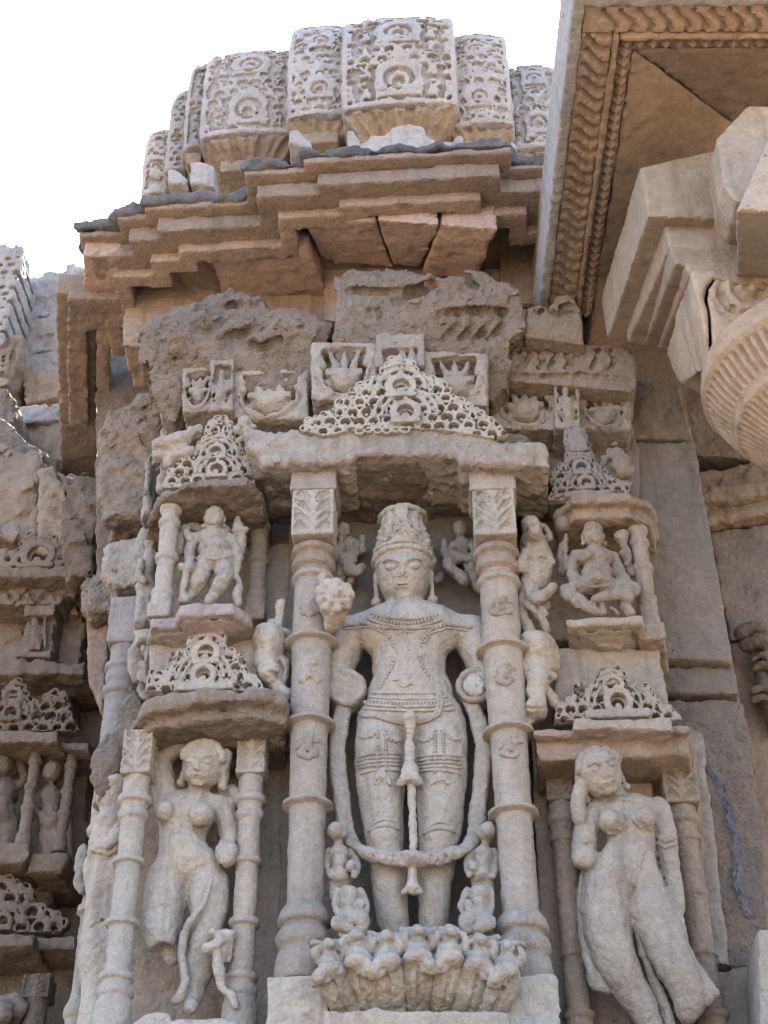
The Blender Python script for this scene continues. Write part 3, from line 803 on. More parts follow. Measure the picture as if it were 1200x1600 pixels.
# beam and bracket mouldings running back to the wall; outlines seen at the front end, the far end lies on the wall side
def runback(name, front, back, Yf, Yb, mat, parent=None, amp=.003, seed=0, h=.0095, rd=.012):
    """solid between a front outline at depth Yf and the same outline at depth Yb"""
    a = np.array([P(x, y, Yf) for x, y in front]); b = np.array([P(x, y, Yb) for x, y in back])
    lo = np.minimum(a.min(0), b.min(0)); hi = np.maximum(a.max(0), b.max(0))
    v = Vox(lo, hi, h)
    X, Y, Z = v.ax[0][:, None, None], v.ax[1][None, :, None], v.ax[2][None, None, :]
    F_ = None
    out = np.empty(v.f.shape, np.float32)
    for j, y in enumerate(v.ax[1]):
        t = (y-Yf)/(Yb-Yf); tc = min(max(t, 0), 1)
        pts = [(a[i][0]*(1-tc)+b[i][0]*tc, a[i][2]*(1-tc)+b[i][2]*tc) for i in range(len(a))]
        d2 = seg2(v.ax[0][:, None], v.ax[2][None, :], pts)+rd
        wv = abs(y-(Yf+Yb)/2)-abs(Yb-Yf)/2+rd
        out[:, j, :] = np.sqrt(np.maximum(d2, 0)**2+max(wv, 0)**2)+np.minimum(np.maximum(d2, wv), 0)-rd
    v.f = out; v.noise(amp*.6, .09, 3, seed); v.facet(.002, .16, seed)
    return v
beam = thing('porch_beam', 'heavy square stone beam under the porch ceiling', 'beam', tuple(P(1050, 330, -.9)))
YA, YB = -1.18, -.30
v = runback('', [(1000, 260), (1122, 232), (1250, 240), (1250, 345), (1012, 337)], [(938, 470), (1040, 470), (1160, 480), (1160, 540), (948, 530)], YA, YB, M['tan'], seed=1)
obj('beam_stone', v, M['cream'], beam, .08)
v = runback('', [(1120, 215), (1168, 165), (1300, 165), (1300, 330), (1150, 315), (1130, 290)], [(1060, 440), (1130, 430), (1200, 430), (1200, 520), (1100, 520), (1080, 500)], YA-.25, YB, M['tan'], seed=2)
obj('beam_stone', v, M['cream'], beam, .08)
v = runback('', [(1150, 330), (1230, 150), (1330, 150), (1330, 330)], [(1150, 500), (1200, 430), (1260, 430), (1260, 520)], YA-.55, YB-.3, M['tan'], seed=3)
obj('beam_stone', v, M['cream'], beam, .08)
brk = thing('column_bracket', 'cracked pale bracket stone with scroll and stepped mouldings beneath the porch beam', 'bracket', tuple(P(1100, 500, -.8)))
YA, YB = -1.12, -.36
def rb(f, b, seed, mat=M['tan'], name='moulding', ya=YA, yb=YB, amp=.004):
    return obj(name, runback('', f, b, ya, yb, mat, seed=seed, amp=amp), mat, brk, .08)
rb([(1036, 343), (1290, 352), (1290, 420), (1046, 386)], [(976, 510), (1170, 510), (1170, 560), (980, 536)], 11)
rb([(1046, 384), (1290, 390), (1290, 440), (1055, 412)], [(1001, 515), (1170, 515), (1170, 560), (1006, 540)], 12)
rb([(1064, 404), (1290, 410), (1290, 470), (1078, 428)], [(1020, 520), (1170, 520), (1170, 570), (1028, 545)], 13)
# body of the bracket, split by a crack
crack = [(1131, 352), (1124, 385), (1120, 410), (1110, 432), (1099, 446), (1097, 462), (1103, 480), (1104, 510), (1108, 530)]
lb = [(1078, 420)]+[(x-2, y) for x, y in crack if y > 425]+[(1060, 560), (1044, 545), (1040, 520)]
v = runback('', [(1079, 420), (1128, 420), (1113, 434), (1103, 447), (1100, 464), (1107, 490), (1107, 525), (1112, 570)],
            [(1039, 552), (1080, 545), (1090, 552), (1094, 562), (1098, 580), (1102, 600), (1104, 622), (1062, 600)], YA, YB-.05, M['cream'], amp=.005, seed=14, h=.010)
obj('bracket_stone', v, M['cream'], brk, .08)
v = runback('', [(1132, 424), (1290, 420), (1290, 560), (1190, 600), (1112, 535), (1110, 490), (1104, 466), (1107, 450), (1117, 436)],
            [(1120, 530), (1240, 530), (1240, 640), (1180, 640), (1112, 620), (1104, 590), (1102, 575), (1104, 560), (1108, 545)], YA, YB-.05, M['cream'], amp=.004, seed=15, h=.010)
v.line([(1190, 400), (1165, 405), (1150, 425), (1150, 455), (1165, 468), (1185, 462), (1192, 445)], 5, .01, 's', 4)
v.line([(1180, 425), (1168, 432), (1166, 448), (1176, 452)], 4, .01, 's', 4)
v.line([(1128, 440), (1126, 462), (1140, 482), (1165, 490), (1195, 488)], 5, .01, 's', 4)
v.line([(1116, 462), (1130, 490), (1160, 506)], 3, .01, 's', 4)
obj('bracket_stone', v, M['cream'], brk, .08)
# round capital and shaft
col = thing('porch_column', 'round porch column with ribbed cushion capital at the right edge', 'column', tuple(P(1260, 700, -1.1)))
Yc = -1.05
ax = P(1304, 660, Yc); z_of = lambda py: P(1300, py+26, Yc)[2]; mpp = MPP(1300, 640, Yc)
cap_prof = [(z_of(530), .18), (z_of(535), 176*mpp), (z_of(545), 188*mpp), (z_of(556), 186*mpp), (z_of(562), 192*mpp), (z_of(572), 192*mpp), (z_of(580), 184*mpp), (z_of(604), 170*mpp), (z_of(622), 152*mpp), (z_of(630), 150*mpp), (z_of(640), 138*mpp), (z_of(660), 112*mpp), (z_of(666), 108*mpp), (z_of(676), 104*mpp), (z_of(900), 104*mpp), (z_of(1650), 110*mpp)]
def ribbed(name, prof, mat, parent, n, z0, z1, dep, seg=720):
    o = lathe(name, prof, mat, parent, (ax[0], ax[1]), seg, .002)
    me = o.data; a = np.empty(len(me.vertices)*3, np.float32); me.vertices.foreach_get('co', a); a = a.reshape(-1, 3)
    wz = a[:, 2]+(wloc(o)[2]); th = np.arctan2(a[:, 1], a[:, 0])
    for k, (za, zb) in enumerate(zip(z0, z1)):
        m = np.clip(np.minimum(wz-zb, za-wz)/.012, 0, 1)
        s = 1-dep*m*(.5-.5*np.cos(th*n+wz*14))**1.5
        a[:, 0] *= s; a[:, 1] *= s
    me.vertices.foreach_set('co', a.ravel()); me.update()
    return o
ribbed('ribbed_capital', cap_prof[:-3], M['tan'], col, 72, [z_of(578), z_of(632)], [z_of(618), z_of(664)], .05)
lathe('shaft', [(z_of(664), 100*mpp), (z_of(690), 98*mpp), (z_of(730), 103*mpp), (z_of(735), 104*mpp), (0, 112*mpp)], M['cream'], col, (ax[0], ax[1]), 64, .003)
# ================================================================== broken cornice masses above the niches
def g(cx): return cx
def rough(name, label, cat, pts, Yf, depth, mat, amp=.022, size=.10, h=.0095, seed=0, cuts=(), slopes=(), extra=None, group=None):
    q = XZ(pts, Yf); a = np.array(q)
    v = Vox((a[:, 0].min(), Yf, a[:, 1].min()), (a[:, 0].max(), Yf+depth, a[:, 1].max()), h)
    v.prism(1, q, Yf, Yf+depth, .02)
    for p, n in slopes: v.plane(P(*p), n)
    v.noise(amp*.8, size, 4, seed)
    v.facet(amp*.55, size*.55, seed); v.facet(amp*.28, size*.22, seed+3)
    for pp, r in cuts: v.line(pp, r, .008, 's', 4)
    if extra: extra(v)
    o = obj(name, v, mat)
    return tag(o, label, cat, group)
def ex_a(v):
    v.line([(302, 458), (312, 448), (322, 452)], 4, .01, 's', 3); v.line([(385, 468), (378, 460), (384, 455), (396, 462), (397, 472)], 3.5, .01, 's', 3)
    v.line([(325, 476), (360, 478), (405, 476)], 5, .02, 's', 4)
    for a, b in (((300, 515), (350, 500)), ((355, 520), (400, 508)), ((380, 538), (440, 530))): v.line([a, ((a[0]+b[0])/2, (a[1]+b[1])/2+10), b], 5, .02, 's', 4)
    v.line([(318, 504), (322, 510)], 3, .01, 's', 3)
rough('broken_cornice', 'shattered cornice lump with peaked top above the left bell frieze', 'cornice',
      [(212, 508), (248, 475), (300, 470), (340, 442), (360, 436), (385, 452), (405, 455), (410, 480), (470, 486), (508, 492), (512, 570), (475, 590), (350, 585), (330, 560), (290, 575), (262, 620), (246, 610), (236, 560), (214, 545)],
      -.30, .45, M['rough'], .03, .13, seed=3, slopes=[((300, 520, -.30), (0, -1, -.42)), ((360, 470, -.28), (-.1, -1, .35))], extra=ex_a)
def ex_b(v):
    for pp in ([(560, 420), (570, 412), (580, 418), (575, 424)], [(592, 412), (600, 422), (610, 424)], [(615, 415), (622, 423)], [(560, 452), (580, 452), (604, 456)]): v.line(pp, 3.5, .008, 's', 3)
    v.line([(545, 455), (605, 458), (650, 450)], 4, .02, 's', 4)
    for x in (566, 580, 592, 602): v.line([(x, 466), (x+10, 485), (x+14, 497)], 3, .01, 's', 4)
    v.line([(555, 490), (562, 502)], 3, .01, 's', 3)
    v.line([(690, 490), (740, 486), (790, 488)], 5, .02, 's', 4)
    for x in (700, 715, 735, 752, 770, 785): v.line([(x, 492), (x+4, 500)], 3.5, .008, 's', 3)
    for x in (700, 725, 748, 770): v.line([(x+18, 505), (x+6, 520), (x-6, 530)], 4.5, .014, 's', 4)
    v.line([(740, 436), (728, 432), (734, 444), (746, 448)], 5, .01, 's', 3)
    v.line([(620, 470), (690, 440)], 7, .03, 's', 5)
rough('broken_cornice', 'large eroded cornice block with remains of carved scrolls above the central gable', 'cornice',
      [(524, 432), (545, 416), (580, 408), (625, 405), (645, 416), (690, 430), (722, 432), (728, 420), (748, 418), (766, 430), (784, 440), (815, 458), (822, 500), (796, 515), (795, 570), (770, 592), (700, 560), (520, 545)],
      -.40, .55, M['rough'], .018, .12, h=.007, seed=5, slopes=[((640, 470, -.40), (0, -1, -.30)), ((640, 430, -.39), (0, -1, .45))], extra=ex_b)
def ex_c(v):
    v.line([(838, 486), (845, 490), (848, 484)], 4.5, .005, 's', 3); v.line([(858, 480), (866, 490), (876, 494)], 4.5, .005, 's', 3)
    v.line([(895, 492), (898, 482), (888, 477), (876, 482), (878, 490), (886, 490)], 5, .005, 's', 3)
rough('scroll_block', 'small warm block carved with two spiral scrolls below the porch eave', 'carved block',
      [(822, 480), (845, 474), (855, 480), (872, 458), (895, 460), (905, 478), (912, 505), (914, 530), (820, 520)], -.34, .4, M['warm'], .006, .07, h=.006, seed=6, slopes=[((860, 500, -.34), (0, -1, -.28))], extra=ex_c)
def ex_d(v):
    for x0, x1 in ((788, 850), (860, 908), (925, 965)):
        n = max(2, int((x1-x0)/15))
        for i in range(n):
            x = x0+(x1-x0)*(i+.3)/n
            v.line([(x-3, 545), (x+3, 550), (x+8, 544)], 3.6, .004, 's', 2)
            v.line([(x+5, 553), (x+9, 566), (x+2, 577)] if i % 2 else [(x+6, 553), (x-2, 566), (x-6, 576)], 4.0, .005, 's', 3)
    v.line([(775, 585), (850, 588), (905, 586), (985, 592)], 4.5, .006, 's', 5)
rough('leaf_frieze', 'brown frieze course of carved hanging leaves under the scroll block', 'frieze',
      [(772, 536), (848, 540), (850, 528), (910, 528), (914, 536), (980, 540), (996, 550), (994, 600), (985, 606), (770, 590)], -.24, .36, M['warm'], .006, .08, h=.006, seed=8, slopes=[((880, 570, -.24), (0, -1, -.15))], extra=ex_d)
block_l = rough('cornice_stone', 'dark rough stone course wedged below the broken left cornice', 'stone course', [(255, 585), (480, 588), (485, 660), (250, 660)], -.06, .2, M['warm'], .01, .09, seed=9)
rough('cornice_stone', 'rough stone course behind the central gable between the carved panels', 'stone course', [(455, 560), (800, 575), (800, 700), (455, 700)], -.10, .2, M['warm'], .01, .09, seed=10)
rough('cornice_stone', 'smooth grey course running from the central hood to the tall slab', 'stone course', [(770, 640), (985, 655), (1000, 700), (1000, 790), (800, 790)], .0, .2, M['slate'], .006, .1, seed=11)

# ================================================================== bell friezes
BG = 'carved panels of the bell frieze'
def panel(label, x0, y0, x1, y1, Yf, depth=.28, kind='bell', skew=0, seed=0, cx=None, broken=False, dwn=22):
    q = XZ([(x0, y0), (x1, y0+skew), (x1, y1+skew), (x0, y1)], Yf); a = np.array(q)
    X0, X1, Z0, Z1 = a[:, 0].min(), a[:, 0].max(), a[:, 1].min(), a[:, 1].max(); W, H = X1-X0, Z1-Z0
    v = Vox((X0, Yf-.03, Z0), (X1, Yf+depth, Z1), .0068)
    v.prism(1, q, Yf, Yf+depth, .012)
    c = (X0+X1)/2 if cx is None else P(cx, y0, Yf)[0]
    if kind == 'bell':
        r = min(W*.34, H*.42)
        v.box((c-W*.34, Yf-.05, Z0+H*.50), (c+W*.34, Yf+.085, Z1-H*.13), .01, .004, 's')
        v.ell((c, Yf, Z0+H*.50), (W*.36, .09, H*.40), .004, 's')
        # bell pot with flat mouth, three pointed leaves
        v.ell((c, Yf+.06, Z0+H*.42), (r*.74, .065, H*.20), .006)
        v.box((c-r*.80, Yf+.005, Z0+H*.44), (c+r*.80, Yf+.08, Z0+H*.55), .008, .006)
        for dx, l, s_ in ((0, .27, 0), (-.52, .30, -.30), (.52, .30, .30)):
            if broken and dx > 0: continue
            b = (c+r*dx*.7, Yf+.03, Z0+H*.60); t = (c+r*(dx*1.0+s_*.5), Yf+.03, Z0+H*(.60+l))
            v.cap(b, t, .020*W/.3, .005, .004)
        for sx in (-1, 1):
            v.cap((c+sx*r*.98, Yf+.02, Z0+H*.62), (c+sx*r*1.0, Yf+.02, Z0+H*.76), .016, .012, .006)
            v.cap((c+sx*r*.6, Yf+.03, Z0+H*.26), (c+sx*r*.8, Yf+.04, Z0+H*.40), .010, .012, .004)
        # rope hanging round the bell
        for rr, w_ in ((1.18, .008), (1.38, .006)):
            pr = None
            for i in range(15):
                t = math.pi*(1+i/14); p_ = (c+W*.30*rr*math.cos(t), Yf+.002, Z0+H*.50+H*.34*rr*math.sin(t))
                if pr: v.cap(pr, p_, w_, w_, .004, 's' if w_ < .007 else 'u')
                pr = p_
    elif kind == 'figure':
        v.box((X0+W*.2, Yf-.05, Z0+H*.14), (X1-W*.2, Yf+.04, Z1-H*.12), .01, .004, 's')
        v.ell((c, Yf+.02, Z1-H*.30), (W*.14, .035, H*.09), .01)
        v.ell((c, Yf+.025, Z0+H*.50), (W*.16, .035, H*.12), .02)
        v.ell((c, Yf+.02, Z0+H*.30), (W*.22, .035, H*.14), .02)
        for sx in (-1, 1):
            v.cap((c+sx*W*.17, Yf+.02, Z0+H*.58), (c+sx*W*.24, Yf+.01, Z0+H*.40), .012, .010, .01)
            v.cap((c+sx*W*.08, Yf+.02, Z0+H*.26), (c+sx*W*.10, Yf+.02, Z0+H*.14), .012, .010, .01)
    elif kind == 'crown':
        v.box((X0+W*.16, Yf-.05, Z0-.02), (X1-W*.16, Yf+.05, Z0+H*.55), .01, .004, 's')
        for dx, l in ((-.22, .4), (.02, .62), (.22, .55)):
            v.cap((c+W*dx, Yf+.03, Z0), (c+W*dx*1.05, Yf+.02, Z0+H*l), .03, .008, .008)
    v.noise(.0045, .05, 3, seed); v.noise(.004, .022, 2, seed+3)
    if broken:
        v.line([(611, 524), (618, 536), (628, 548), (634, 562), (632, 572)], 2.2, .004, 's', 3)
    o = obj('bell_panel' if kind == 'bell' else 'figure_panel' if kind == 'figure' else 'crown_panel', v, M['grey'])
    return tag(o, label, 'carved panel', BG)
panel('carved bell panel cut narrow at the left end of the frieze', 284, 572, 334, 642, -.24, seed=1)
panel('slim upright panel with a tiny standing figure left of the widest bell panel', 328, 560, 364, 640, -.28, kind='figure', seed=2)
panel('widest bell panel with a hanging rope around the bell, below the shattered cornice', 360, 576, 482, 652, -.22, seed=3, skew=2)
panel('bell panel on the left shoulder of the projecting central frieze', 486, 533, 590, 622, -.36, seed=4, skew=2)
panel('cracked crown shaped block topping the central lace gable', 586, 520, 664, 572, -.39, kind='crown', seed=5, broken=True)
panel('bell panel on the right shoulder of the projecting central frieze', 660, 548, 762, 630, -.36, seed=6, skew=3)
block('x', rect(586, 560, 664, 640), -.345, .2, M['grey'], None, seed=77) and tag(bpy.data.objects['x'], 'plain pier of stone behind the upper arch of the central gable', 'stone block')
bpy.data.objects['x'].name = 'plain_pier'
panel('bell panel tucked right behind the central frieze, beside a slim figure panel', 768, 590, 872, 668, -.16, seed=7, skew=2)
panel('slim upright panel with a tiny figure on the right frieze', 866, 584, 906, 668, -.21, kind='figure', seed=8, skew=2)
panel('worn bell panel at the right end of the frieze with a broken bell', 904, 600, 986, 668, -.15, seed=9, skew=4, broken=False)

# ================================================================== lace-like gables
def gable(label, outline, Y, mat, cell, motifs, seed, cx, th=.036, back=None, backY=.10, plinth=None, name='lace_gable', amp=.003, h=.0046, extra=None, mirror=True, rim=.006, bars=.125):
    q = XZ(outline, Y); a = np.array(q); x0, x1, z0, z1 = a[:, 0].min(), a[:, 0].max(), a[:, 1].min(), a[:, 1].max()
    v = Vox((x0-.02, Y-.03, z0-.01), (x1+.02, Y+th, z1+.05), h)
    X, Z = v.ax[0][:, None], v.ax[2][None, :]
    o2 = seg2(X, Z, q); C = P(cx, outline[0][1], Y)[0]
    c = cell*1.35*MPP(cx, outline[0][1], Y)
    web = lattice(X, Z, C, c, c*bars, seed, x0, x1, z0, z1, mirror, .85)
    solid = np.maximum(o2, np.minimum(web, -(o2+rim)*.0+np.where(o2 > -rim, -(o2+rim), 1)))
    # curled lobes along the upper outline
    tot = 0
    for (ax_, az_), (bx_, bz_) in zip(q, q[1:]+q[:1]):
        L_ = math.hypot(bx_-ax_, bz_-az_)
        if abs(bx_-ax_) < .2*L_ and L_ > c*2: continue
        if min(az_, bz_) < z0+.12*(z1-z0): continue
        for t_ in np.arange(.5, max(1.0, L_/(c*.62)), 1.0)*c*.62/L_ if L_ > c*.5 else ():
            if t_ > 1: break
            qx, qz = ax_+(bx_-ax_)*t_, az_+(bz_-az_)*t_-c*.10; rr = c*(.26+.05*math.sin(tot*2.3)); tot += 1
            dq = np.sqrt((X-qx)**2+(Z-qz)**2)
            solid = np.minimum(solid, np.abs(dq-rr)-c*.07)
    Yv = v.ax[1][None, :, None]
    f = np.maximum(solid[:, None, :], np.abs(Yv-Y-th/2)-th/2)
    for mx, my, r in motifs:
        p_ = P(mx, my, Y); r = r*MPP(mx, my, Y)
        qd = np.sqrt((X-p_[0])**2+((Z-p_[2])*.95)**2)
        clear = (qd-r*1.05)[:, None, :]
        f = np.maximum(f, -clear)
        m2 = motif(np.full(qd.shape, 1.0), X, Z, p_[0], p_[2], r)
        f = np.minimum(f, np.maximum(m2[:, None, :], np.maximum(Y-.018-Yv, Yv-Y-th)))
        for rr_ in (1.55, 2.05):
            m4 = np.maximum(np.abs(qd-r*rr_)-c*.13, np.maximum(o2, -(Z-p_[2]+r*.2)))
            f = np.minimum(f, np.maximum(m4[:, None, :], np.maximum(Y-.006-Yv, Yv-Y-th)))
        # inner receding ring
        m3 = np.maximum(np.abs(qd-r*.52)-r*.10, -(Z-p_[2]+r*.55))
        f = np.minimum(f, np.maximum(m3[:, None, :], np.maximum(Y+.012-Yv, Yv-Y-th)))
    v.f = f.astype(np.float32)
    if plinth:
        for (ax_, ay, bx, by) in plinth:
            A, B = P(ax_, ay, Y-.02), P(bx, by, Y-.02); v.box((A[0], Y-.025, B[2]), (B[0], Y+th, A[2]), .006)
    v.noise(amp, .035, 3, seed)
    if extra: extra(v)
    o = tag(obj(name, v, mat), label, 'gable')
    if back:
        bq = back
        b = block('backing', bq, Y+backY, .12, M['grey'], None, amp=.006, size=.07, seed=seed+5)
        b.parent = o; b.location = b.location-o.location
    return o
gable('wide pale lace gable with two stacked horseshoe arches over the central hood',
      [(474, 672), (476, 658), (500, 648), (520, 640), (533, 622), (548, 612), (556, 600), (574, 600), (580, 588), (598, 582), (608, 562), (622, 555), (640, 562), (652, 580), (668, 588), (690, 594), (702, 615), (728, 628), (745, 640), (760, 652), (778, 657), (795, 678), (770, 684), (700, 672), (640, 668), (560, 670), (505, 680)],
      -.42, M['light'], 17, [(627, 606, 24), (634, 646, 24)], 3, 630, back=[(520, 655), (570, 615), (700, 615), (770, 665), (700, 690), (520, 690)], backY=.06)
def ex_f2(v):
    pass
gable('weathered lace gable with two arches over the standing deity niche',
      [(252, 762), (262, 738), (285, 715), (300, 702), (318, 688), (328, 664), (334, 652), (344, 650), (358, 654), (366, 690), (385, 712), (396, 738), (400, 765), (330, 758)],
      -.30, M['light'], 15, [(338, 708, 16), (339, 736, 17)], 5, 338, back=[(250, 700), (410, 690), (420, 765), (245, 765)])
def lump(v0, pts):
    for (x, y, Y, r) in pts: v0.ell(P(x, y, Y), (r*MPP(x, y, Y), r*MPP(x, y, Y)*.8, r*MPP(x, y, Y)*.9), .02)
def lumps(label, cat, name, pts, mat, amp=.012, size=.05, seed=0, h=.007, lines=()):
    a = np.array([P(x, y, Y) for x, y, Y, r in pts]); R_ = max(r*MPP(x, y, Y) for x, y, Y, r in pts)
    v = Vox(a.min(0)-R_, a.max(0)+R_, h); lump(v, pts); v.noise(amp, size, 3, seed)
    for pp, r in lines: v.line(pp, r, .006, 's', 3)
    return tag(obj(name, v, mat), label, cat)
lumps('pale scalloped broken ornament hanging off the left side of the upper left gable', 'broken ornament', 'broken_ornament',
      [(252, 695, -.28, 14), (250, 712, -.28, 13), (268, 690, -.29, 17), (285, 685, -.29, 17), (300, 678, -.28, 14), (312, 672, -.27, 10), (275, 712, -.28, 15), (292, 706, -.29, 14), (262, 725, -.28, 10)], M['light'], .014, .05, 3,
      lines=[([(246, 700), (262, 702), (280, 700)], 2.5), ([(282, 700), (300, 694), (316, 684)], 2.5)])
lumps('small worn animal shaped knob at the right top of the upper left gable', 'broken ornament', 'broken_ornament',
      [(384, 660, -.30, 11), (380, 672, -.30, 12), (388, 684, -.30, 10), (374, 690, -.29, 8), (368, 672, -.28, 6), (396, 668, -.29, 7)], M['light'], .008, .04, 4)
gable('lace gable with a tall arch over the left hood, above the broken legged nymph',
      [(226, 1080), (232, 1050), (246, 1046), (256, 1062), (268, 1034), (272, 1015), (288, 1015), (295, 1030), (297, 1002), (305, 992), (303, 978), (343, 978), (346, 994), (349, 1015), (355, 1014), (374, 1016), (380, 1038), (388, 1062), (400, 1052), (414, 1078)],
      -.30, M['light'], 16, [(322, 1022, 22), (318, 1056, 20)], 8, 322, back=[(236, 994), (398, 984), (405, 1080), (228, 1080)], backY=.09, plinth=[(272, 1068, 364, 1076)])
gable('purple grey lace gable with a plain fin on top over the seated deity niche',
      [(856, 780), (866, 755), (860, 735), (872, 728), (886, 722), (889, 700), (884, 676), (896, 664), (910, 668), (916, 690), (922, 705), (926, 722), (938, 725), (948, 742), (966, 752), (984, 753), (984, 774), (930, 782)],
      -.22, M['pink'], 13, [(908, 733, 15), (916, 757, 14)], 11, 906, back=[(870, 730), (960, 735), (985, 785), (860, 785)], plinth=[(880, 768, 955, 774)], backY=.07)
v = None
tag(block('gable_fin', [(885, 676), (898, 663), (914, 668), (919, 702), (890, 705)], -.235, .1, M['pink'], None, rd=.01, amp=.005, size=.05, seed=91), 'plain five sided fin standing on the purple grey lace gable', 'finial')
lumps('worn crouching animal at the right side of the purple grey gable', 'broken ornament', 'broken_ornament',
      [(962, 712, -.22, 13), (972, 722, -.23, 15), (975, 738, -.23, 13), (984, 735, -.23, 9), (952, 706, -.21, 8), (943, 714, -.2, 6), (942, 724, -.2, 6), (960, 694, -.18, 7)], M['warm'], .010, .045, 5)
gable('lace gable with a big round arch over the right hood above the leaning nymph',
      [(866, 1125), (870, 1100), (885, 1096), (900, 1086), (902, 1068), (915, 1064), (930, 1072), (938, 1050), (945, 1043), (958, 1038), (972, 1046), (978, 1075), (990, 1068), (1012, 1070), (1022, 1092), (1036, 1106), (1050, 1100), (1066, 1124)],
      -.20, M['grey'], 15, [(958, 1072, 17), (966, 1098, 23)], 14, 964, back=[(868, 1010), (1030, 1012), (1046, 1110), (865, 1110)], backY=.08, plinth=[(914, 1110, 1016, 1119)])

# ================================================================== hoods
def hood(label, plan, ztop_px, zlip_px, mat, amp=.012, size=.08, seed=0, parts=(), slope=None, name='stone_hood', h=.009, extra=None, lip=None):
    """plan: list of (px, Y) read along the lip at height of pixel row zlip_px"""
    xs = [(P(px, zlip_px, Y)[0], Y) for px, Y in plan]
    Yf = min(y for _, y in xs); zt = P(plan[len(plan)//2][0], ztop_px, Yf)[2]; zl = P(plan[len(plan)//2][0], zlip_px, Yf)[2]
    a = np.array(xs)
    v = Vox((a[:, 0].min(), a[:, 1].min(), zl-.12), (a[:, 0].max(), a[:, 1].max(), zt+.02), h)
    v.prism(2, xs, zl, zt, .012)
    if lip: 
        c = a.mean(0); b = (a-c)*lip[0]+c; b[:, 1] = a[:, 1]+abs(lip[2]); v.prism(2, [tuple(q) for q in b], zl-lip[1], zl+.01, .01, .01)
    v.noise(amp, size, 3, seed); v.noise(amp*.45, size*.35, 2, seed+2)
    if extra: extra(v)
    return tag(obj(name, v, mat), label, 'hood')
def ex_h1(v):
    v.line([(440, 712), (540, 702), (640, 690), (720, 700), (800, 712)], 2, .02, 's', 6)
v_plan = [(392, .05), (386, -.22), (402, -.30), (470, -.36), (800, -.36), (850, -.30), (862, -.2), (850, .05)]
hood('broad eroded stone hood with ragged upper edge sheltering the crowned deity', v_plan, 676, 714, M['rough'], .012, .09, 21)
# scalloped upper edge of the broad hood and the beam beneath it
rough('hood_crest', 'ragged scalloped crest along the top of the broad central hood', 'crest',
      [(372, 652), (380, 650), (398, 666), (430, 676), (440, 668), (462, 668), (475, 680), (500, 676), (530, 672), (545, 664), (562, 672), (590, 668), (612, 672), (640, 664), (655, 670), (690, 666), (705, 674), (730, 668), (750, 680), (790, 688), (815, 690), (845, 690), (858, 700), (858, 728), (720, 724), (712, 712), (560, 708), (548, 720), (408, 724), (384, 690)],
      -.40, .35, M['grey'], .012, .06, seed=22, slopes=[((620, 672, -.40), (0, -1, .35))])
block('x', [(540, 705), (742, 711), (738, 726), (545, 722)], -.30, .36, M['brown'], None, amp=.006, seed=23)
tag(bpy.data.objects['x'], 'plain brown lintel stone between the two tall pillar heads', 'lintel'); bpy.data.objects['x'].name = 'lintel'
hood('eroded hood with pale worn edge above the small standing deity', [(232, .05), (236, -.14), (250, -.30), (288, -.38), (386, -.38), (412, -.26), (418, .05)], 748, 762, M['rough'], .014, .08, 24)
hood('thick eroded brown hood over the broken legged nymph', [(205, .25), (206, -.22), (230, -.36), (310, -.41), (410, -.41), (446, -.36), (448, -.05), (446, .05)], 1072, 1094, M['rough'], .015, .10, 25, lip=(.97, .035, .06))
hood('thin pale edged hood above the seated deity', [(862, .08), (862, -.16), (895, -.27), (985, -.27), (1019, -.2), (1022, .08)], 768, 782, M['warm'], .008, .08, 26, lip=(.95, .05, .04))
hood('stepped two tier hood above the leaning nymph', [(834, .08), (834, -.26), (1078, -.26), (1080, .08)], 1130, 1142, M['warm'], .006, .08, 27, lip=(.98, .07, .05))
tag(block('hood_slab', [(896, 1121), (1050, 1123), (1051, 1140), (897, 1138)], -.30, .3, M['grey'], None, amp=.006, seed=28), 'thin pale slab lying on the stepped two tier hood', 'stone slab')

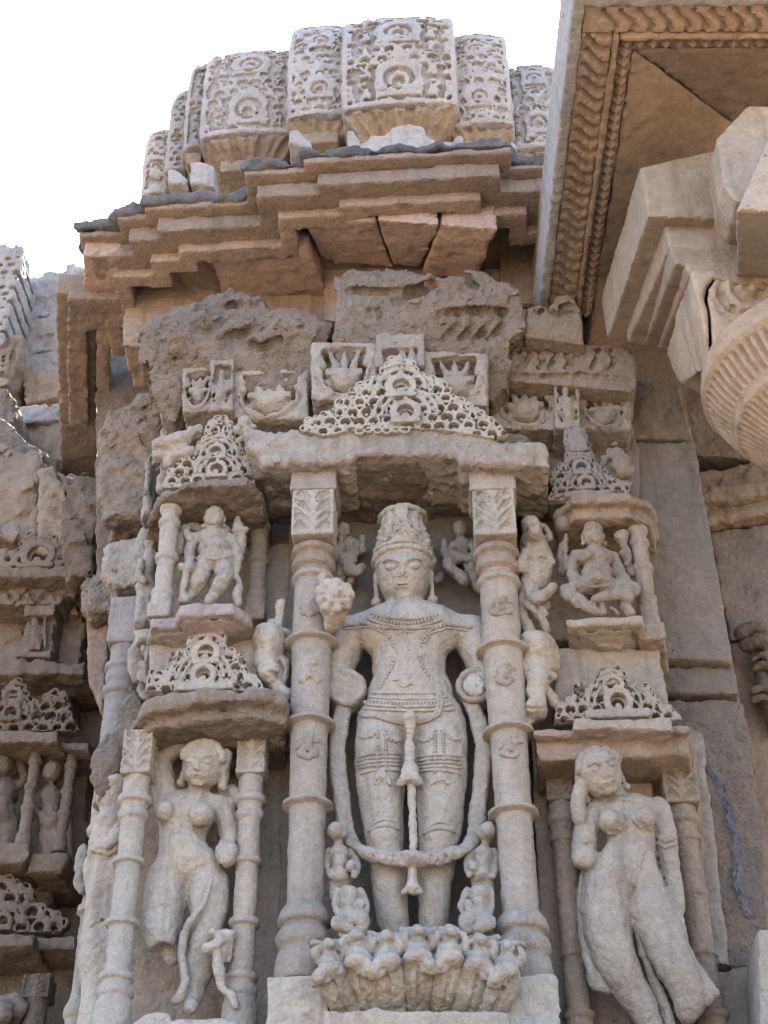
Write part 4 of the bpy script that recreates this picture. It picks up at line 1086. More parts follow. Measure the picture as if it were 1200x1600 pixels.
# ================================================================== pillars
def px_axis(ref, Y): 
    q = P(ref[0], ref[1], Y); return q[0], Y
def pxz(x, py, Y):
    """height where the upright line at world x, depth Y meets photograph row py"""
    lo, hi = 0.0, 12.0
    for _ in range(50):
        m = (lo+hi)/2; d = RM.T@(np.array((x, Y, m))-CAM)
        if 800-F*d[1]/-d[2] > py: lo = m
        else: hi = m
    return (lo+hi)/2
def mpz(x, Y, z): return -(RM.T@(np.array((x, Y, z))-CAM))[2]/F
def turned(name, ref, Y, prof, mat, parent, amp=.0022, seed=0, seg=44):
    x = P(ref[0], ref[1], Y)[0]; out = []
    for py, r in prof:
        z = pxz(x, py, Y); out.append((z, r*mpz(x, Y, z)))
    return lathe(name, out, mat, parent, (x, Y), seg, amp, seed=seed)
def sq(name, ref, Y, py0, py1, half, mat, parent, amp=.004, depth=None, seed=0, leaf=False, h=.006, rd=.008, side=True):
    x = P(ref[0], ref[1], Y)[0]; z1, z0 = pxz(x, py0, Y-half*.002), pxz(x, py1, Y-half*.002)
    hw = half*mpz(x, Y, z0); dp = hw if depth is None else depth
    v = Vox((x-hw, Y-dp, z0), (x+hw, Y+dp, z1), h)
    v.box((x-hw, Y-dp, z0), (x+hw, Y+dp, z1), rd)
    v.noise(amp, .05, 3, seed)
    if leaf:
        H = z1-z0
        def cutface(fn):
            for i, t in enumerate(np.linspace(.12, .72, 4)):
                for s_ in (-1, 1):
                    a = fn(s_*hw*.22, z0+H*t); b = fn(s_*hw*(.62+.06*math.sin(i*2)), z0+H*(t+.10+.03*i)); c_ = fn(s_*hw*.66, z0+H*(t+.19+.02*i))
                    v.cap(a, b, hw*.09, hw*.19, .002, 's'); v.cap(b, c_, hw*.18, hw*.06, .002, 's')
                    d_ = fn(s_*hw*.80, z0+H*(t+.02)); v.cap(d_, fn(s_*hw*.82, z0+H*(t+.07)), hw*.09, hw*.05, .002, 's')
            for s_ in (-1, 1): v.cap(fn(s_*hw*.20, z0+H*.80), fn(s_*hw*.34, z0+H*.93), hw*.11, hw*.07, .002, 's')
        cutface(lambda u, z: (x+u, Y-dp+.002, z))
        if side:
            cutface(lambda u, z: (x-hw+.002, Y+u, z)); cutface(lambda u, z: (x+hw-.002, Y+u, z))
    return obj(name, v, mat, parent)
def reliefs(name, ref, Y, spots, r_px, mat, parent):
    """small worn carved figures on a shaft"""
    for i, (py, hpx) in enumerate(spots):
        x = P(ref[0], ref[1], Y)[0]; z = pxz(x, py, Y); m = mpz(x, Y, z); r = r_px*m; H = hpx*m
        v = Vox((x-r, Y-r-.03, z-H), (x+r, Y-r*.5, z+H), .0055)
        yy = Y-r*.98; rg = random.Random(int(py))
        v.ell((x+.2*r, yy, z+H*.62), (.20*r, .018, H*.17), .01)
        v.ell((x, yy, z+H*.2), (.26*r, .024, H*.30), .015)
        v.cap((x-.1*r, yy, z), (x-.35*r, yy+.004, z-H*.35), .016, .012, .01); v.cap((x-.35*r, yy+.004, z-H*.35), (x+.05*r, yy, z-H*.6), .012, .010, .01)
        v.cap((x+.1*r, yy, z-H*.05), (x+.38*r, yy+.006, z-H*.3), .015, .011, .01); v.cap((x+.38*r, yy+.006, z-H*.3), (x+.15*r, yy, z-H*.55), .011, .009, .01)
        v.cap((x-.2*r, yy, z+H*.35), (x-.5*r, yy+.012, z+H*.05), .011, .009, .01); v.cap((x+.2*r, yy, z+H*.35), (x+.52*r, yy+.014, z+H*.45), .010, .008, .01)
        v.noise(.006, .03, 2, i)
        obj(name, v, mat, parent)
PG = 'round ringed pillars flanking the niches'
def main_pillar(label, ref, Y, mat, dx=0, seed=0, dy=0):
    x = P(*ref, Y)[0]
    t = thing('niche_pillar', label, 'pillar', (x, Y, pxz(x, 1640, Y)), PG)
    D = lambda L: [(y+dy*min(1, max(0, (y-850)/150)), r) for y, r in L]
    sq('abacus', ref, Y-.02, 740, 770, 36, M['grey'], t, depth=.10, seed=seed)
    sq('capital', ref, Y-.03, 768, 838, 33, M['light'], t, seed=seed+1, leaf=True, h=.0045, amp=.002)
    turned('neck', ref, Y, D([(828, 30), (840, 29), (852, 33), (862, 28), (865, 36), (872, 37), (876, 30), (880, 32), (886, 35), (892, 34), (897, 27), (905, 29)]), M['warm'], t, seed=seed)
    turned('shaft', ref, Y, D([(896, 26), (903, 27), (906, 34), (912, 35), (916, 29), (960, 30), (1003, 31), (1006, 42), (1010, 42), (1013, 31), (1075, 30.5), (1128, 30), (1133, 41), (1137, 41), (1140, 29), (1200, 28.5), (1254, 29), (1259, 40), (1263, 40), (1267, 28.5), (1350, 28.5), (1424, 29)]), M['grey'], t, seed=seed+2)
    turned('base', ref, Y, D([(1415, 29), (1421, 33), (1430, 40), (1440, 43), (1446, 42), (1451, 35), (1455, 36), (1460, 42), (1468, 45), (1477, 45), (1485, 40), (1488, 38), (1492, 42), (1510, 45), (1532, 46), (1540, 44)]), M['grey'], t, seed=seed+3)
    sq('base_block', ref, Y, 1530, 1640, 48, M['light'], t, amp=.007, depth=.125, seed=seed+4)
    reliefs('relief_figure', ref, Y, [(965, 24), (1070, 28), (1182, 28)], 30, M['grey'], t)
    return t
main_pillar('tall ringed pillar left of the crowned deity with a broken lotus beside it', (482, 1200), -.22, M['grey'], seed=10)
main_pillar('tall ringed pillar right of the crowned deity beside the rearing lion', (798, 1200), -.22, M['grey'], seed=20, dy=12)

def small_pillar(label, ref, Y, prof, mat, blocks, seed=0, group=PG):
    x = P(*ref, Y)[0]
    t = thing('niche_pillar', label, 'pillar', (x, Y, pxz(x, max(p[0] for p in prof), Y)), group)
    for (nm, y0, y1, half, leaf) in blocks: sq(nm, ref, Y, y0, y1, half, mat, t, leaf=leaf, seed=seed+int(y0), h=.004, amp=.002)
    turned('shaft', ref, Y, prof, mat, t, seed=seed)
    return t
low = lambda s: [(1200, 21*s), (1212, 21*s), (1244, 20*s), (1247, 26*s), (1256, 27*s), (1260, 21*s), (1266, 20*s), (1272, 24*s), (1280, 23*s), (1284, 19*s), (1342, 19*s), (1344, 25*s), (1351, 25*s), (1354, 19*s), (1437, 19.5*s), (1439, 26*s), (1447, 26*s), (1450, 20*s), (1520, 20*s), (1524, 27*s), (1532, 28*s), (1536, 23*s), (1541, 24*s), (1546, 29*s), (1556, 29*s), (1561, 26*s), (1566, 27*s), (1572, 30*s), (1640, 32*s)]
small_pillar('slender ringed pillar left of the broken legged nymph', (206, 1300), -.22, low(1.0), M['light'], [('capital', 1140, 1208, 24, True)], 31)
small_pillar('slender ringed pillar right of the broken legged nymph', (389, 1300), -.14, low(.95), M['grey'], [('capital', 1140, 1208, 23, True)], 32)
up = lambda s, o=0: [(790+o, 12*s), (794+o, 17*s), (800+o, 18*s), (804+o, 13*s), (813+o, 14*s), (816+o, 17*s), (822+o, 17*s), (826+o, 13*s), (829+o, 15*s), (836+o, 14*s), (868+o, 14*s), (870+o, 18*s), (877+o, 18*s), (880+o, 13.5*s), (922+o, 14*s), (925+o, 18*s), (931+o, 18*s), (934+o, 16*s), (958+o, 18*s)]
small_pillar('stubby ringed pillar left of the small standing deity', (260, 870), -.24, up(1.0), M['light'], [('base_block', 940, 964, 18, False)], 33)
small_pillar('shaded ringed pillar right of the small standing deity', (405, 862), -.05, up(.95, 4), M['warm'], [('base_block', 946, 968, 16, False)], 34)
small_pillar('ringed pillar right of the seated deity', (1004, 892), -.14, [(805, 12), (812, 16), (826, 14), (829, 16), (834, 16), (837, 13), (845, 13), (847, 16), (853, 16), (856, 13), (884, 13.5), (886, 16.5), (892, 16.5), (895, 13.5), (934, 13.5), (936, 16.5), (941, 16), (948, 14), (950, 16.5), (955, 16), (958, 14.5), (985, 16)], M['grey'], [('base_block', 974, 998, 19, False)], 35)
small_pillar('short stub of a pillar hanging above the raised arm of the seated deity', (962, 812), -.04, [(795, 12), (800, 14), (820, 12), (826, 13), (832, 11)], M['warm'], [], 36)
lr = lambda s: [(1240, 19*s), (1252, 19*s), (1276, 19*s), (1280, 24*s), (1288, 24*s), (1293, 19*s), (1304, 18*s), (1308, 22*s), (1316, 22*s), (1319, 18*s), (1393, 18*s), (1396, 21*s), (1402, 21*s), (1405, 18*s), (1486, 18.5*s), (1489, 22*s), (1496, 22*s), (1499, 18.5*s), (1580, 19*s), (1585, 26*s), (1592, 26*s), (1597, 22*s), (1640, 25*s)]
small_pillar('shaded ringed pillar left of the leaning nymph', (882, 1330), -.02, lr(1.0), M['warm'], [('capital', 1182, 1250, 21, True)], 37)
small_pillar('shaded ringed pillar right of the leaning nymph', (1077, 1350), -.02, lr(1.1), M['warm'], [('capital', 1180, 1254, 27, True)], 38)
tag(block('niche_panel', [(918, 1178), (1014, 1180), (1022, 1262), (918, 1262)], .0, .1, M['cream'], None, amp=.004, seed=39), 'pale smooth panel behind the head of the leaning nymph', 'stone panel')

# ================================================================== pedestals and ledges
def pedestal(label, pts, z_top, z_slab, z_bot, Yw, mat, shrink=.10, seed=0, amp=.006, name='pedestal'):
    """pts: plan as (px, Y) along the slab's upper edge; slab then a tapering foot"""
    mid = pts[len(pts)//2]
    xs = [(P(px, z_top, Y)[0], Y) for px, Y in pts]; Yf = min(y for _, y in xs)
    z1 = P(mid[0], z_top, Yf)[2]; z2 = P(mid[0], z_slab, Yf)[2]; z3 = P(mid[0], z_bot, Yf+shrink)[2]
    a = np.array(xs); v = Vox((a[:, 0].min(), a[:, 1].min(), z3), (a[:, 0].max(), a[:, 1].max(), z1), .0075)
    v.prism(2, xs, z2, z1, .010)
    X, Y, Z = v.ax[0][:, None, None], v.ax[1][None, :, None], v.ax[2][None, None, :]
    t = np.clip((z2-Z)/(z2-z3), 0, 1); t = np.where(t > .72, .72, t)/.72
    d = seg2(X[:, :, 0], Y[:, :, 0], xs)[:, :, None]+.012+shrink*t
    d = np.where(Y > Yw-.02, np.maximum(X-a[:, 0].max(), a[:, 0].min()-X)+.012+shrink*t, d)
    v.f = np.minimum(v.f, np.maximum(d*.8, np.maximum(Z-z2-.005, z3-Z))).astype(np.float32)
    v.noise(amp, .06, 3, seed)
    return tag(obj(name, v, mat), label, 'pedestal')
pedestal('pinkish pedestal slab carrying the small standing deity', [(236, .06), (237, -.32), (275, -.32), (282, -.40), (365, -.40), (396, -.30), (398, .06)], 944, 962, 990, .05, M['pink'], .08, 41)
pedestal('tapered pedestal under the seated deity with legs crossed', [(884, .08), (884, -.27), (1003, -.27), (1003, .08)], 962, 974, 1004, .05, M['grey'], .09, 42)
pedestal('small tapered corbel under the pillar right of the seated deity', [(996, .08), (996, -.19), (1037, -.19), (1037, .08)], 988, 998, 1012, .05, M['warm'], .04, 43)
tag(block('statue_base', [(505, 1577), (797, 1580), (800, 1660), (500, 1660)], -.52, .6, M['light'], None, rd=.01, amp=.006, seed=44, h=.008), 'flat pale slab at the bottom below the row of dwarf figures', 'pedestal')
rough('broken_ledge', 'rounded broken ledge under the feet of the broken legged nymph', 'ledge', [(205, 1600), (222, 1585), (245, 1576), (262, 1582), (268, 1592), (330, 1588), (370, 1596), (375, 1650), (200, 1650)], -.34, .4, M['light'], .008, .06, seed=45, h=.008)
# ================================================================== shadowed side of the temple at the left
YS = 1.15
side = thing('side_wall', 'shadowed side wall of the temple at the far left', 'wall', (-2.2, 1.4, 0))
xs0 = P(-160, 1000, YS)[0]; xs1 = P(150, 1000, YS)[0]
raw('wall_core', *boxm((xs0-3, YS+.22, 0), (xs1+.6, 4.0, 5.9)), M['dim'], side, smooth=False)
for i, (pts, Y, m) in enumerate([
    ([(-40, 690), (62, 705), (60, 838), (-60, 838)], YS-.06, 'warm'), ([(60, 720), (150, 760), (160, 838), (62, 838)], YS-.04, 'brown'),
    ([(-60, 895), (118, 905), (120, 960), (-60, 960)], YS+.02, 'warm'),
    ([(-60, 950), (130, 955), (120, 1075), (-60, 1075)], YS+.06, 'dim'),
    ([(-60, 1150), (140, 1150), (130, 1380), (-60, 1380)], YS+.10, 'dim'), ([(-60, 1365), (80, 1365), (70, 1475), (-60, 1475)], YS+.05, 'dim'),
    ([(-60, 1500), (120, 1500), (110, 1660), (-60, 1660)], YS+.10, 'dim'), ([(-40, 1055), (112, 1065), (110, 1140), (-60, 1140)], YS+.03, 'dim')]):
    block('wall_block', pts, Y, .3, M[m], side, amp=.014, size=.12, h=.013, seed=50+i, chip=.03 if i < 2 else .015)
def sl_(name, label, cat, pts, Y, d, mat, **k): return tag(block(name, pts, Y, d, mat, None, **k), label, cat)
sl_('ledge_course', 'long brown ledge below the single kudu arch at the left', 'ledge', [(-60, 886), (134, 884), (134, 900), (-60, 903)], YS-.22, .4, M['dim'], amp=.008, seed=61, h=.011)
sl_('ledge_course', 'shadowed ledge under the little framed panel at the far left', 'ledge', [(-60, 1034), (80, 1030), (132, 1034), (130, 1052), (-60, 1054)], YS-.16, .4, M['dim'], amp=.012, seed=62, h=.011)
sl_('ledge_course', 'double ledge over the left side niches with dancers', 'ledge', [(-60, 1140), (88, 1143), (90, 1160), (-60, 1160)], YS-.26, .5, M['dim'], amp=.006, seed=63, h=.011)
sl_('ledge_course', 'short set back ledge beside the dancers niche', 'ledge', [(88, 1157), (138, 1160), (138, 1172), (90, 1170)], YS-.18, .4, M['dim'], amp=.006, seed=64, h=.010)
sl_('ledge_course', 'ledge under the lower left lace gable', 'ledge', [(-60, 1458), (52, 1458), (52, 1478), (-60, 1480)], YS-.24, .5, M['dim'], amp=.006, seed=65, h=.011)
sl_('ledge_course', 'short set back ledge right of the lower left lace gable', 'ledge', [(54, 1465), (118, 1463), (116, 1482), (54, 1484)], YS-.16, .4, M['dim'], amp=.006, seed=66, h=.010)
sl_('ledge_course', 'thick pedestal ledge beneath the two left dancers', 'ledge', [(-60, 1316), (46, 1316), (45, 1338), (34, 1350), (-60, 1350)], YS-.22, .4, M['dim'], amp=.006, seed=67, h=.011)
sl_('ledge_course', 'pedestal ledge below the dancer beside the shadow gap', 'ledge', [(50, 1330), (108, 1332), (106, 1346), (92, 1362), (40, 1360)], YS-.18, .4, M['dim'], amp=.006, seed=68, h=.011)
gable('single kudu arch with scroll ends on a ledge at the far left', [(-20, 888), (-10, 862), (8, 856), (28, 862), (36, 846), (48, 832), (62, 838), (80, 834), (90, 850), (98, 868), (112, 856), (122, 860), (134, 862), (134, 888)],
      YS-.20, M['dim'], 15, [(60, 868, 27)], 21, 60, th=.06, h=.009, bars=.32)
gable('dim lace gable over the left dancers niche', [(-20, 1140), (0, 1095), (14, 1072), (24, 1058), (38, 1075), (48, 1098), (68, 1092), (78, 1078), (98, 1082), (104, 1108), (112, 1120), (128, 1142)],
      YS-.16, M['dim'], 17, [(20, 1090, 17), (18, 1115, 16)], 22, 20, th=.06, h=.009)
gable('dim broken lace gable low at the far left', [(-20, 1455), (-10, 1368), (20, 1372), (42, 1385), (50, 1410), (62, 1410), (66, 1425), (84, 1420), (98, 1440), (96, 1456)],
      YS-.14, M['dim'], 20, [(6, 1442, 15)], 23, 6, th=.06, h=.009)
fp = thing('framed_panel', 'little framed panel with a standing figure at the far left', 'carved panel', tuple(P(45, 1030, YS-.1)))
def fr(v):
    A, B = P(34, 962, YS-.12), P(76, 1016, YS-.12); v.box((A[0], YS-.2, B[2]), (B[0], YS-.06, A[2]), .01, .006, 's')
    for a, b, r in (((56, 972), (56, 974), 6), ((56, 984), (57, 996), 8), ((52, 1000), (50, 1014), 5), ((60, 1000), (61, 1014), 5), ((49, 984), (44, 998), 3), ((63, 984), (68, 990), 3), ((70, 965), (70, 1014), 2.5)):
        m = MPP(50, 990, YS-.08); v.cap(P(*a, YS-.085), P(*b, YS-.085), r*m, r*m*.9, .01)
block('frame', [(40, 946), (86, 944), (78, 1026), (22, 1026)], YS-.12, .2, M['dim'], fp, h=.008, seed=71, carve=fr)
# hanging leaf frieze
def lf(v):
    for x in (12, 30, 48, 66, 84, 100):
        v.line([(x-6, 918), (x, 912), (x+6, 918)], 3, .01, 's', 3); v.line([(x, 925), (x+6, 938)], 3, .01, 's', 3)
    v.line([(-10, 930), (10, 922), (26, 942), (44, 922), (60, 942), (78, 922), (104, 930)], 3, .01, 's', 4)
sl_('leaf_frieze', 'shadowed frieze of hanging leaves under the kudu arch ledge', 'frieze', [(-40, 900), (108, 902), (106, 925), (92, 944), (-40, 944)], YS-.12, .3, M['dim'], amp=.006, seed=72, h=.009, carve=lf)
# bits of the neighbouring tower and broken stones at the upper left
ft = thing('side_tower', 'carved fragment of a neighbouring tower at the left edge', 'tower', tuple(P(0, 500, 2.0)))
v = Vox(P(-60, 540, 1.9)*np.array((1, 1, 1)), P(36, 378, 1.9)+np.array((.05, .8, 0)), .012)
A, B = P(-60, 540, 1.9), P(38, 378, 1.9)
v.box((A[0], 1.9, A[2]), (B[0], 2.7, B[2]), .02)
X, Z = v.ax[0][:, None], v.ax[2][None, :]
web = np.minimum(lattice(X, Z, P(10, 450, 1.9)[0], .085, .016, 60, A[0], B[0], A[2], B[2]), np.abs(np.mod(Z-A[2], .30)-.15)*-1+.11)
v.f = np.maximum(v.f, -np.maximum(-web[:, None, :], -(v.f+.035))); v.noise(.006, .06, 3, 61)
obj('rib', v, M['pale'], ft)
def pr_(name, pts, Y, d, mat, par, seed, **k): return block(name, pts, Y, d, mat, par, seed=seed, h=.012, **k)
pr_('lotus_base', [(-60, 540), (36, 525), (28, 560), (12, 600), (-60, 620)], 1.95, .5, M['petal'], ft, 62, amp=.012, carve=lambda v: [v.line([(x, 535), (x-8, 560), (x-10, 590)], 3.5, .01, 's', 4) for x in (0, 14, 26)])
pr_('rib', [(40, 428), (122, 428), (125, 470), (112, 585), (36, 582)], 2.3, .5, M['pale'], ft, 63, amp=.02, size=.12, carve=lambda v: [v.line([(50, y), (105, y-8)], 3, .02, 's', 4) for y in (470, 500, 530, 555)])
pr_('knob', [(98, 432), (104, 412), (116, 408), (128, 420), (130, 440)], 1.9, .2, M['pale'], ft, 64, amp=.02)
pr_('lotus_base', [(30, 575), (110, 575), (100, 620), (40, 630)], 2.1, .5, M['petal'], ft, 65, amp=.012)
pr_('ledge', [(18, 640), (95, 630), (98, 655), (22, 662)], 1.7, .5, M['pale'], ft, 66, amp=.02)
pr_('ledge', [(10, 655), (110, 655), (105, 720), (20, 720)], 1.75, .5, M['warm'], ft, 67, amp=.012)
rough('fallen_edge', 'broken slanting stone edge with pale rim at the far left', 'broken stone', [(-40, 650), (10, 655), (35, 680), (70, 710), (92, 722), (95, 760), (60, 760), (-40, 745)], YS+.0, .5, M['rough'], .02, .1, seed=71, h=.012)
rough('fallen_edge', 'rough upright stone between the eave return and the left wall', 'broken stone', [(58, 730), (85, 726), (100, 760), (160, 770), (160, 900), (130, 880), (60, 860)], .95, .5, M['warm'], .02, .1, seed=72, h=.012)
rough('fallen_edge', 'small dark stone peeking behind the far left tower fragment', 'broken stone', [(-40, 600), (10, 605), (22, 625), (22, 660), (-40, 655)], 1.35, .4, M['rough'], .02, .1, seed=73, h=.012)

# rough stones and the pilaster on the side of the projecting corner
Y6 = .46
rough('corner_stone', 'big weathered brown stone under the left cornice at the projecting corner', 'broken stone', [(152, 690), (172, 640), (200, 625), (216, 612), (240, 610), (262, 625), (250, 720), (232, 800), (160, 815), (155, 760)], .20, .6, M['rough'], .03, .14, seed=74, h=.011)
rough('corner_stone', 'thin grey upright slab left of the bell frieze', 'stone slab', [(268, 604), (284, 602), (282, 650), (264, 680), (240, 690), (232, 740), (236, 800), (222, 810), (226, 720), (262, 650)], -.02, .4, M['grey'], .012, .06, seed=75, h=.009)
rough('corner_ledge', 'rounded broken ledge jutting left of the standing deity niche', 'ledge', [(158, 856), (172, 845), (215, 840), (226, 820), (245, 818), (240, 870), (228, 872), (225, 912), (180, 914), (160, 895)], .12, .5, M['grey'], .018, .08, seed=76, h=.009)
rough('corner_ledge', 'ragged overhanging stone left of the pink pilaster', 'ledge', [(128, 915), (150, 890), (175, 892), (180, 925), (176, 1000), (168, 950), (140, 960), (126, 945)], .42, .4, M['rough'], .025, .10, seed=77, h=.010)
sl_('narrow_slab', 'narrow brown upright panel left of the pink pilaster', 'stone slab', [(134, 945), (172, 945), (160, 1120), (138, 1060)], .52, .3, M['brown'], amp=.006, seed=78)
pi = small_pillar('pinkish pilaster with square block and rings on the left corner', (192, 1060), .20, [(1000, 22), (1005, 24), (1040, 24), (1044, 30), (1050, 30), (1054, 25), (1062, 28), (1068, 27), (1074, 24), (1080, 30), (1088, 30), (1093, 24), (1180, 24), (1260, 24)], M['pink'], [('capital_block', 935, 1005, 27, False)], 79)
rough('corner_ledge', 'large jagged brown stone jutting left above the veiled side statue', 'ledge', [(142, 1195), (150, 1170), (172, 1140), (190, 1100), (208, 1078), (222, 1085), (222, 1140), (200, 1160), (182, 1215), (176, 1235), (158, 1250), (146, 1225)], .05, .5, M['rough'], .022, .10, seed=80, h=.009)
tag(block('little_blocks', rect(212, 1030, 232, 1090), .02, .3, M['grey'], None, amp=.014, size=.05, seed=81, h=.008, carve=lambda v: [v.line([(205, y), (238, y-2)], 2.5, .008, 's', 4) for y in (1048, 1068)]), 'three small worn blocks stacked left of the lace gable over the left hood', 'stone blocks')
small_pillar('slender side pillar behind the veiled statue at the corner', (140, 1440), .34, [(1240, 17), (1262, 17), (1290, 17), (1298, 21), (1305, 20), (1309, 16), (1415, 15), (1418, 20), (1428, 21), (1432, 15), (1500, 15), (1560, 16), (1580, 24), (1590, 24), (1596, 20), (1650, 24)], M['grey'], [], 82)

block('wall_block', [(150, 505), (250, 505), (250, 900), (150, 900)], .62, .3, M['dim'], side, amp=.008, seed=95, h=.014)
block('wall_block', [(100, 745), (160, 745), (150, 820), (140, 900), (100, 900)], .86, .3, M['dim'], side, amp=.012, seed=96, h=.013, chip=.03)
# ================================================================== carved figures
class Fig:
    def __init__(s, x0, y0, x1, y1, Y0, back=.14, front=.25, h=.0055):
        c = [P(x, y, Y) for x in (x0, x1) for y in (y0, y1) for Y in (Y0-front, Y0+back)]
        a = np.array(c); s.v = Vox((P(x0, y0, Y0)[0]-.03, Y0-front, P(x0, y1, Y0)[2]-.05), (P(x1, y0, Y0)[0]+.03, Y0+back, P(x0, y0, Y0)[2]+.08), h)
        lo = np.minimum(P(x0, y1, Y0)[0], P(x0, y0, Y0)[0])
        s.v = Vox((min(P(x0, y0, Y0)[0], P(x0, y1, Y0)[0])-.03, Y0-front, P((x0+x1)/2, y1, Y0)[2]-.04), (max(P(x1, y0, Y0)[0], P(x1, y1, Y0)[0])+.03, Y0+back, P((x0+x1)/2, y0, Y0)[2]+.04), h)
        s.Y0 = Y0
    def pt(s, x, y, d=0): return P(x, y, s.Y0-d)
    def c(s, *a, k=.012, op='u'):
        """a: x, y, radius px, forward m, repeated along the limb"""
        q = [np.array(a[i:i+4], float) for i in range(0, len(a), 4)]
        if len(q) > 2 and op == 'u':                          # smooth run through the joints
            e = [2*q[0]-q[1]]+q+[2*q[-1]-q[-2]]; o = []
            for i in range(1, len(e)-2):
                for t in (0, .25, .5, .75):
                    p0, p1, p2, p3 = e[i-1:i+3]
                    o.append(.5*((2*p1)+(p2-p0)*t+(2*p0-5*p1+4*p2-p3)*t*t+(3*p1-p0-3*p2+p3)*t**3))
            q = o+[q[-1]]
        for p, n in zip(q[:-1], q[1:]):
            A, B = s.pt(p[0], p[1], p[3]), s.pt(n[0], n[1], n[3])
            s.v.cap(A, B, p[2]*MPP(p[0], p[1], s.Y0-p[3]), n[2]*MPP(n[0], n[1], s.Y0-n[3]), k, op)
    def e(s, x, y, d, rx, ry, rd, k=.02, op='u', R=None):
        Y = s.Y0-d; s.v.ell(s.pt(x, y, d), (rx*MPP(x, y, Y), rd, ry*ZPP(x, y, Y)), k, op, R)
    def head(s, x, y, d, rx, ry, tilt=0, turn=0, nod=0, face=True, ears=True, k=.01, worn=0.0, nose=.8):
        """head as an ellipsoid with a carved face; rx, ry in pixels"""
        Y = s.Y0-d; C = s.pt(x, y, d); a = rx*MPP(x, y, Y); c = ry*ZPP(x, y, Y)*.93; b = (a+c)*.52
        R = np.array((Matrix.Rotation(math.radians(turn), 3, 'Z') @ Matrix.Rotation(math.radians(tilt), 3, 'Y') @ Matrix.Rotation(math.radians(nod), 3, 'X')))
        u, f, w_ = R[:, 0], -R[:, 1], R[:, 2]
        RR = np.array([u, f, w_])
        L = lambda i, j, kk: C+u*a*i+f*b*j+w_*c*kk
        V = s.v
        V.ell(C+w_*c*.08, (a, b, c*.92), k, 'u', RR)
        V.ell(L(0, .12, -.45), (a*.80, b*.78, c*.52), .02, 'u', RR)
        if not face: return L, (a, b, c)
        for sx in (-1, 1):
            V.ell(L(.40*sx, .97, .10), (a*.30, b*.16, c*.14), a*.12, 's', RR)
            V.ell(L(.40*sx, .86, .085), (a*.25, b*.13, c*.105), a*.03, 'u', RR)
            for i in range(4):
                t0, t1 = i/4, (i+1)/4
                q = lambda t: L(sx*(.10+.62*t), 1.0-.20*t*t-.03, .25+.10*math.sin(t*2.6))
                V.cap(q(t0), q(t1), a*.045, a*.045, a*.05)
            V.cap(L(sx*.17, .92, .085), L(sx*.64, .74, .075), a*.022, a*.02, a*.01, 's')
            V.ell(L(sx*.12, .98, -.26), (a*.07*nose, b*.07*nose, c*.05), a*.02, 'u', RR)
        V.cap(L(0, .95, .16), L(0, 1.02, -.22), a*.06*nose, a*.09*nose, a*.04)
        V.ell(L(0, .93, -.47), (a*.24, b*.06, c*.04), a*.04, 'u', RR); V.ell(L(0, .88, -.57), (a*.18, b*.06, c*.045), a*.04, 'u', RR)
        V.cap(L(-.30, .90, -.525), L(.30, .90, -.525), a*.025, a*.025, a*.01, 's')
        V.ell(L(0, .66, -.80), (a*.28, b*.18, c*.14), a*.15, 'u', RR)
        if ears:
            for sx in (-1, 1):
                V.ell(L(sx*1.0, .0, -.02), (a*.12, b*.20, c*.24), a*.06, 'u', RR)
                V.cap(L(sx*1.02, .02, -.2), L(sx*1.0, .06, -.62), a*.09, a*.10, a*.05)
                V.ell(L(sx*1.02, .08, -.80), (a*.20, b*.20, c*.17), a*.04, 'u', RR)
        if worn: V.ell(L(0, 1.15, -.35), (a*.4, b*.16, c*.2), a*.1, 's', RR)
        return L, (a, b, c)
    def pts(s, poly, step=5, off=0.0):
        out = []
        for a, b in zip(poly[:-1], poly[1:]):
            n = max(1, int(math.hypot(b[0]-a[0], b[1]-a[1])/step))
            for i in range(n):
                q = s.v.hit(a[0]+(b[0]-a[0])*i/n, a[1]+(b[1]-a[1])*i/n, off)
                if q is not None: out.append(q)
        return out
def arc(x0, y0, x1, y1, sag, n=8): return [(x0+(x1-x0)*i/n, y0+(y1-y0)*i/n+sag*4*(i/n)*(1-i/n)) for i in range(n+1)]
def cords(f, name, polys, r, mat, parent, bead=False, step=5):
    ms = []
    for pl in polys:
        q = f.pts(pl, step)
        if len(q) < 3: continue
        m = np.linalg.norm(q[0]-CAM)/F*1.2
        q = [a_+(CAM-a_)/np.linalg.norm(CAM-a_)*r*m*.45 for a_ in q]
        if bead: ms.append(beads(q, r*m))
        else: ms.append(tube(q, r*m))
        if name in ('bead_chain', 'bead_swag', 'hanging_beads', 'hem_fold', 'thigh_band'):
            ms.pop(); runs = [[q[0]]]
            for a_, b_ in zip(q[:-1], q[1:]):
                if np.linalg.norm(b_-a_) > (2.4*r*m if bead else .05): runs.append([])
                runs[-1].append(b_)
            for rn in runs:
                if len(rn) >= 3: raw(name, *(beads(rn, r*m) if bead else tube(rn, r*m)), mat, parent)
    if ms: return raw(name, *joinm(ms), mat, parent)

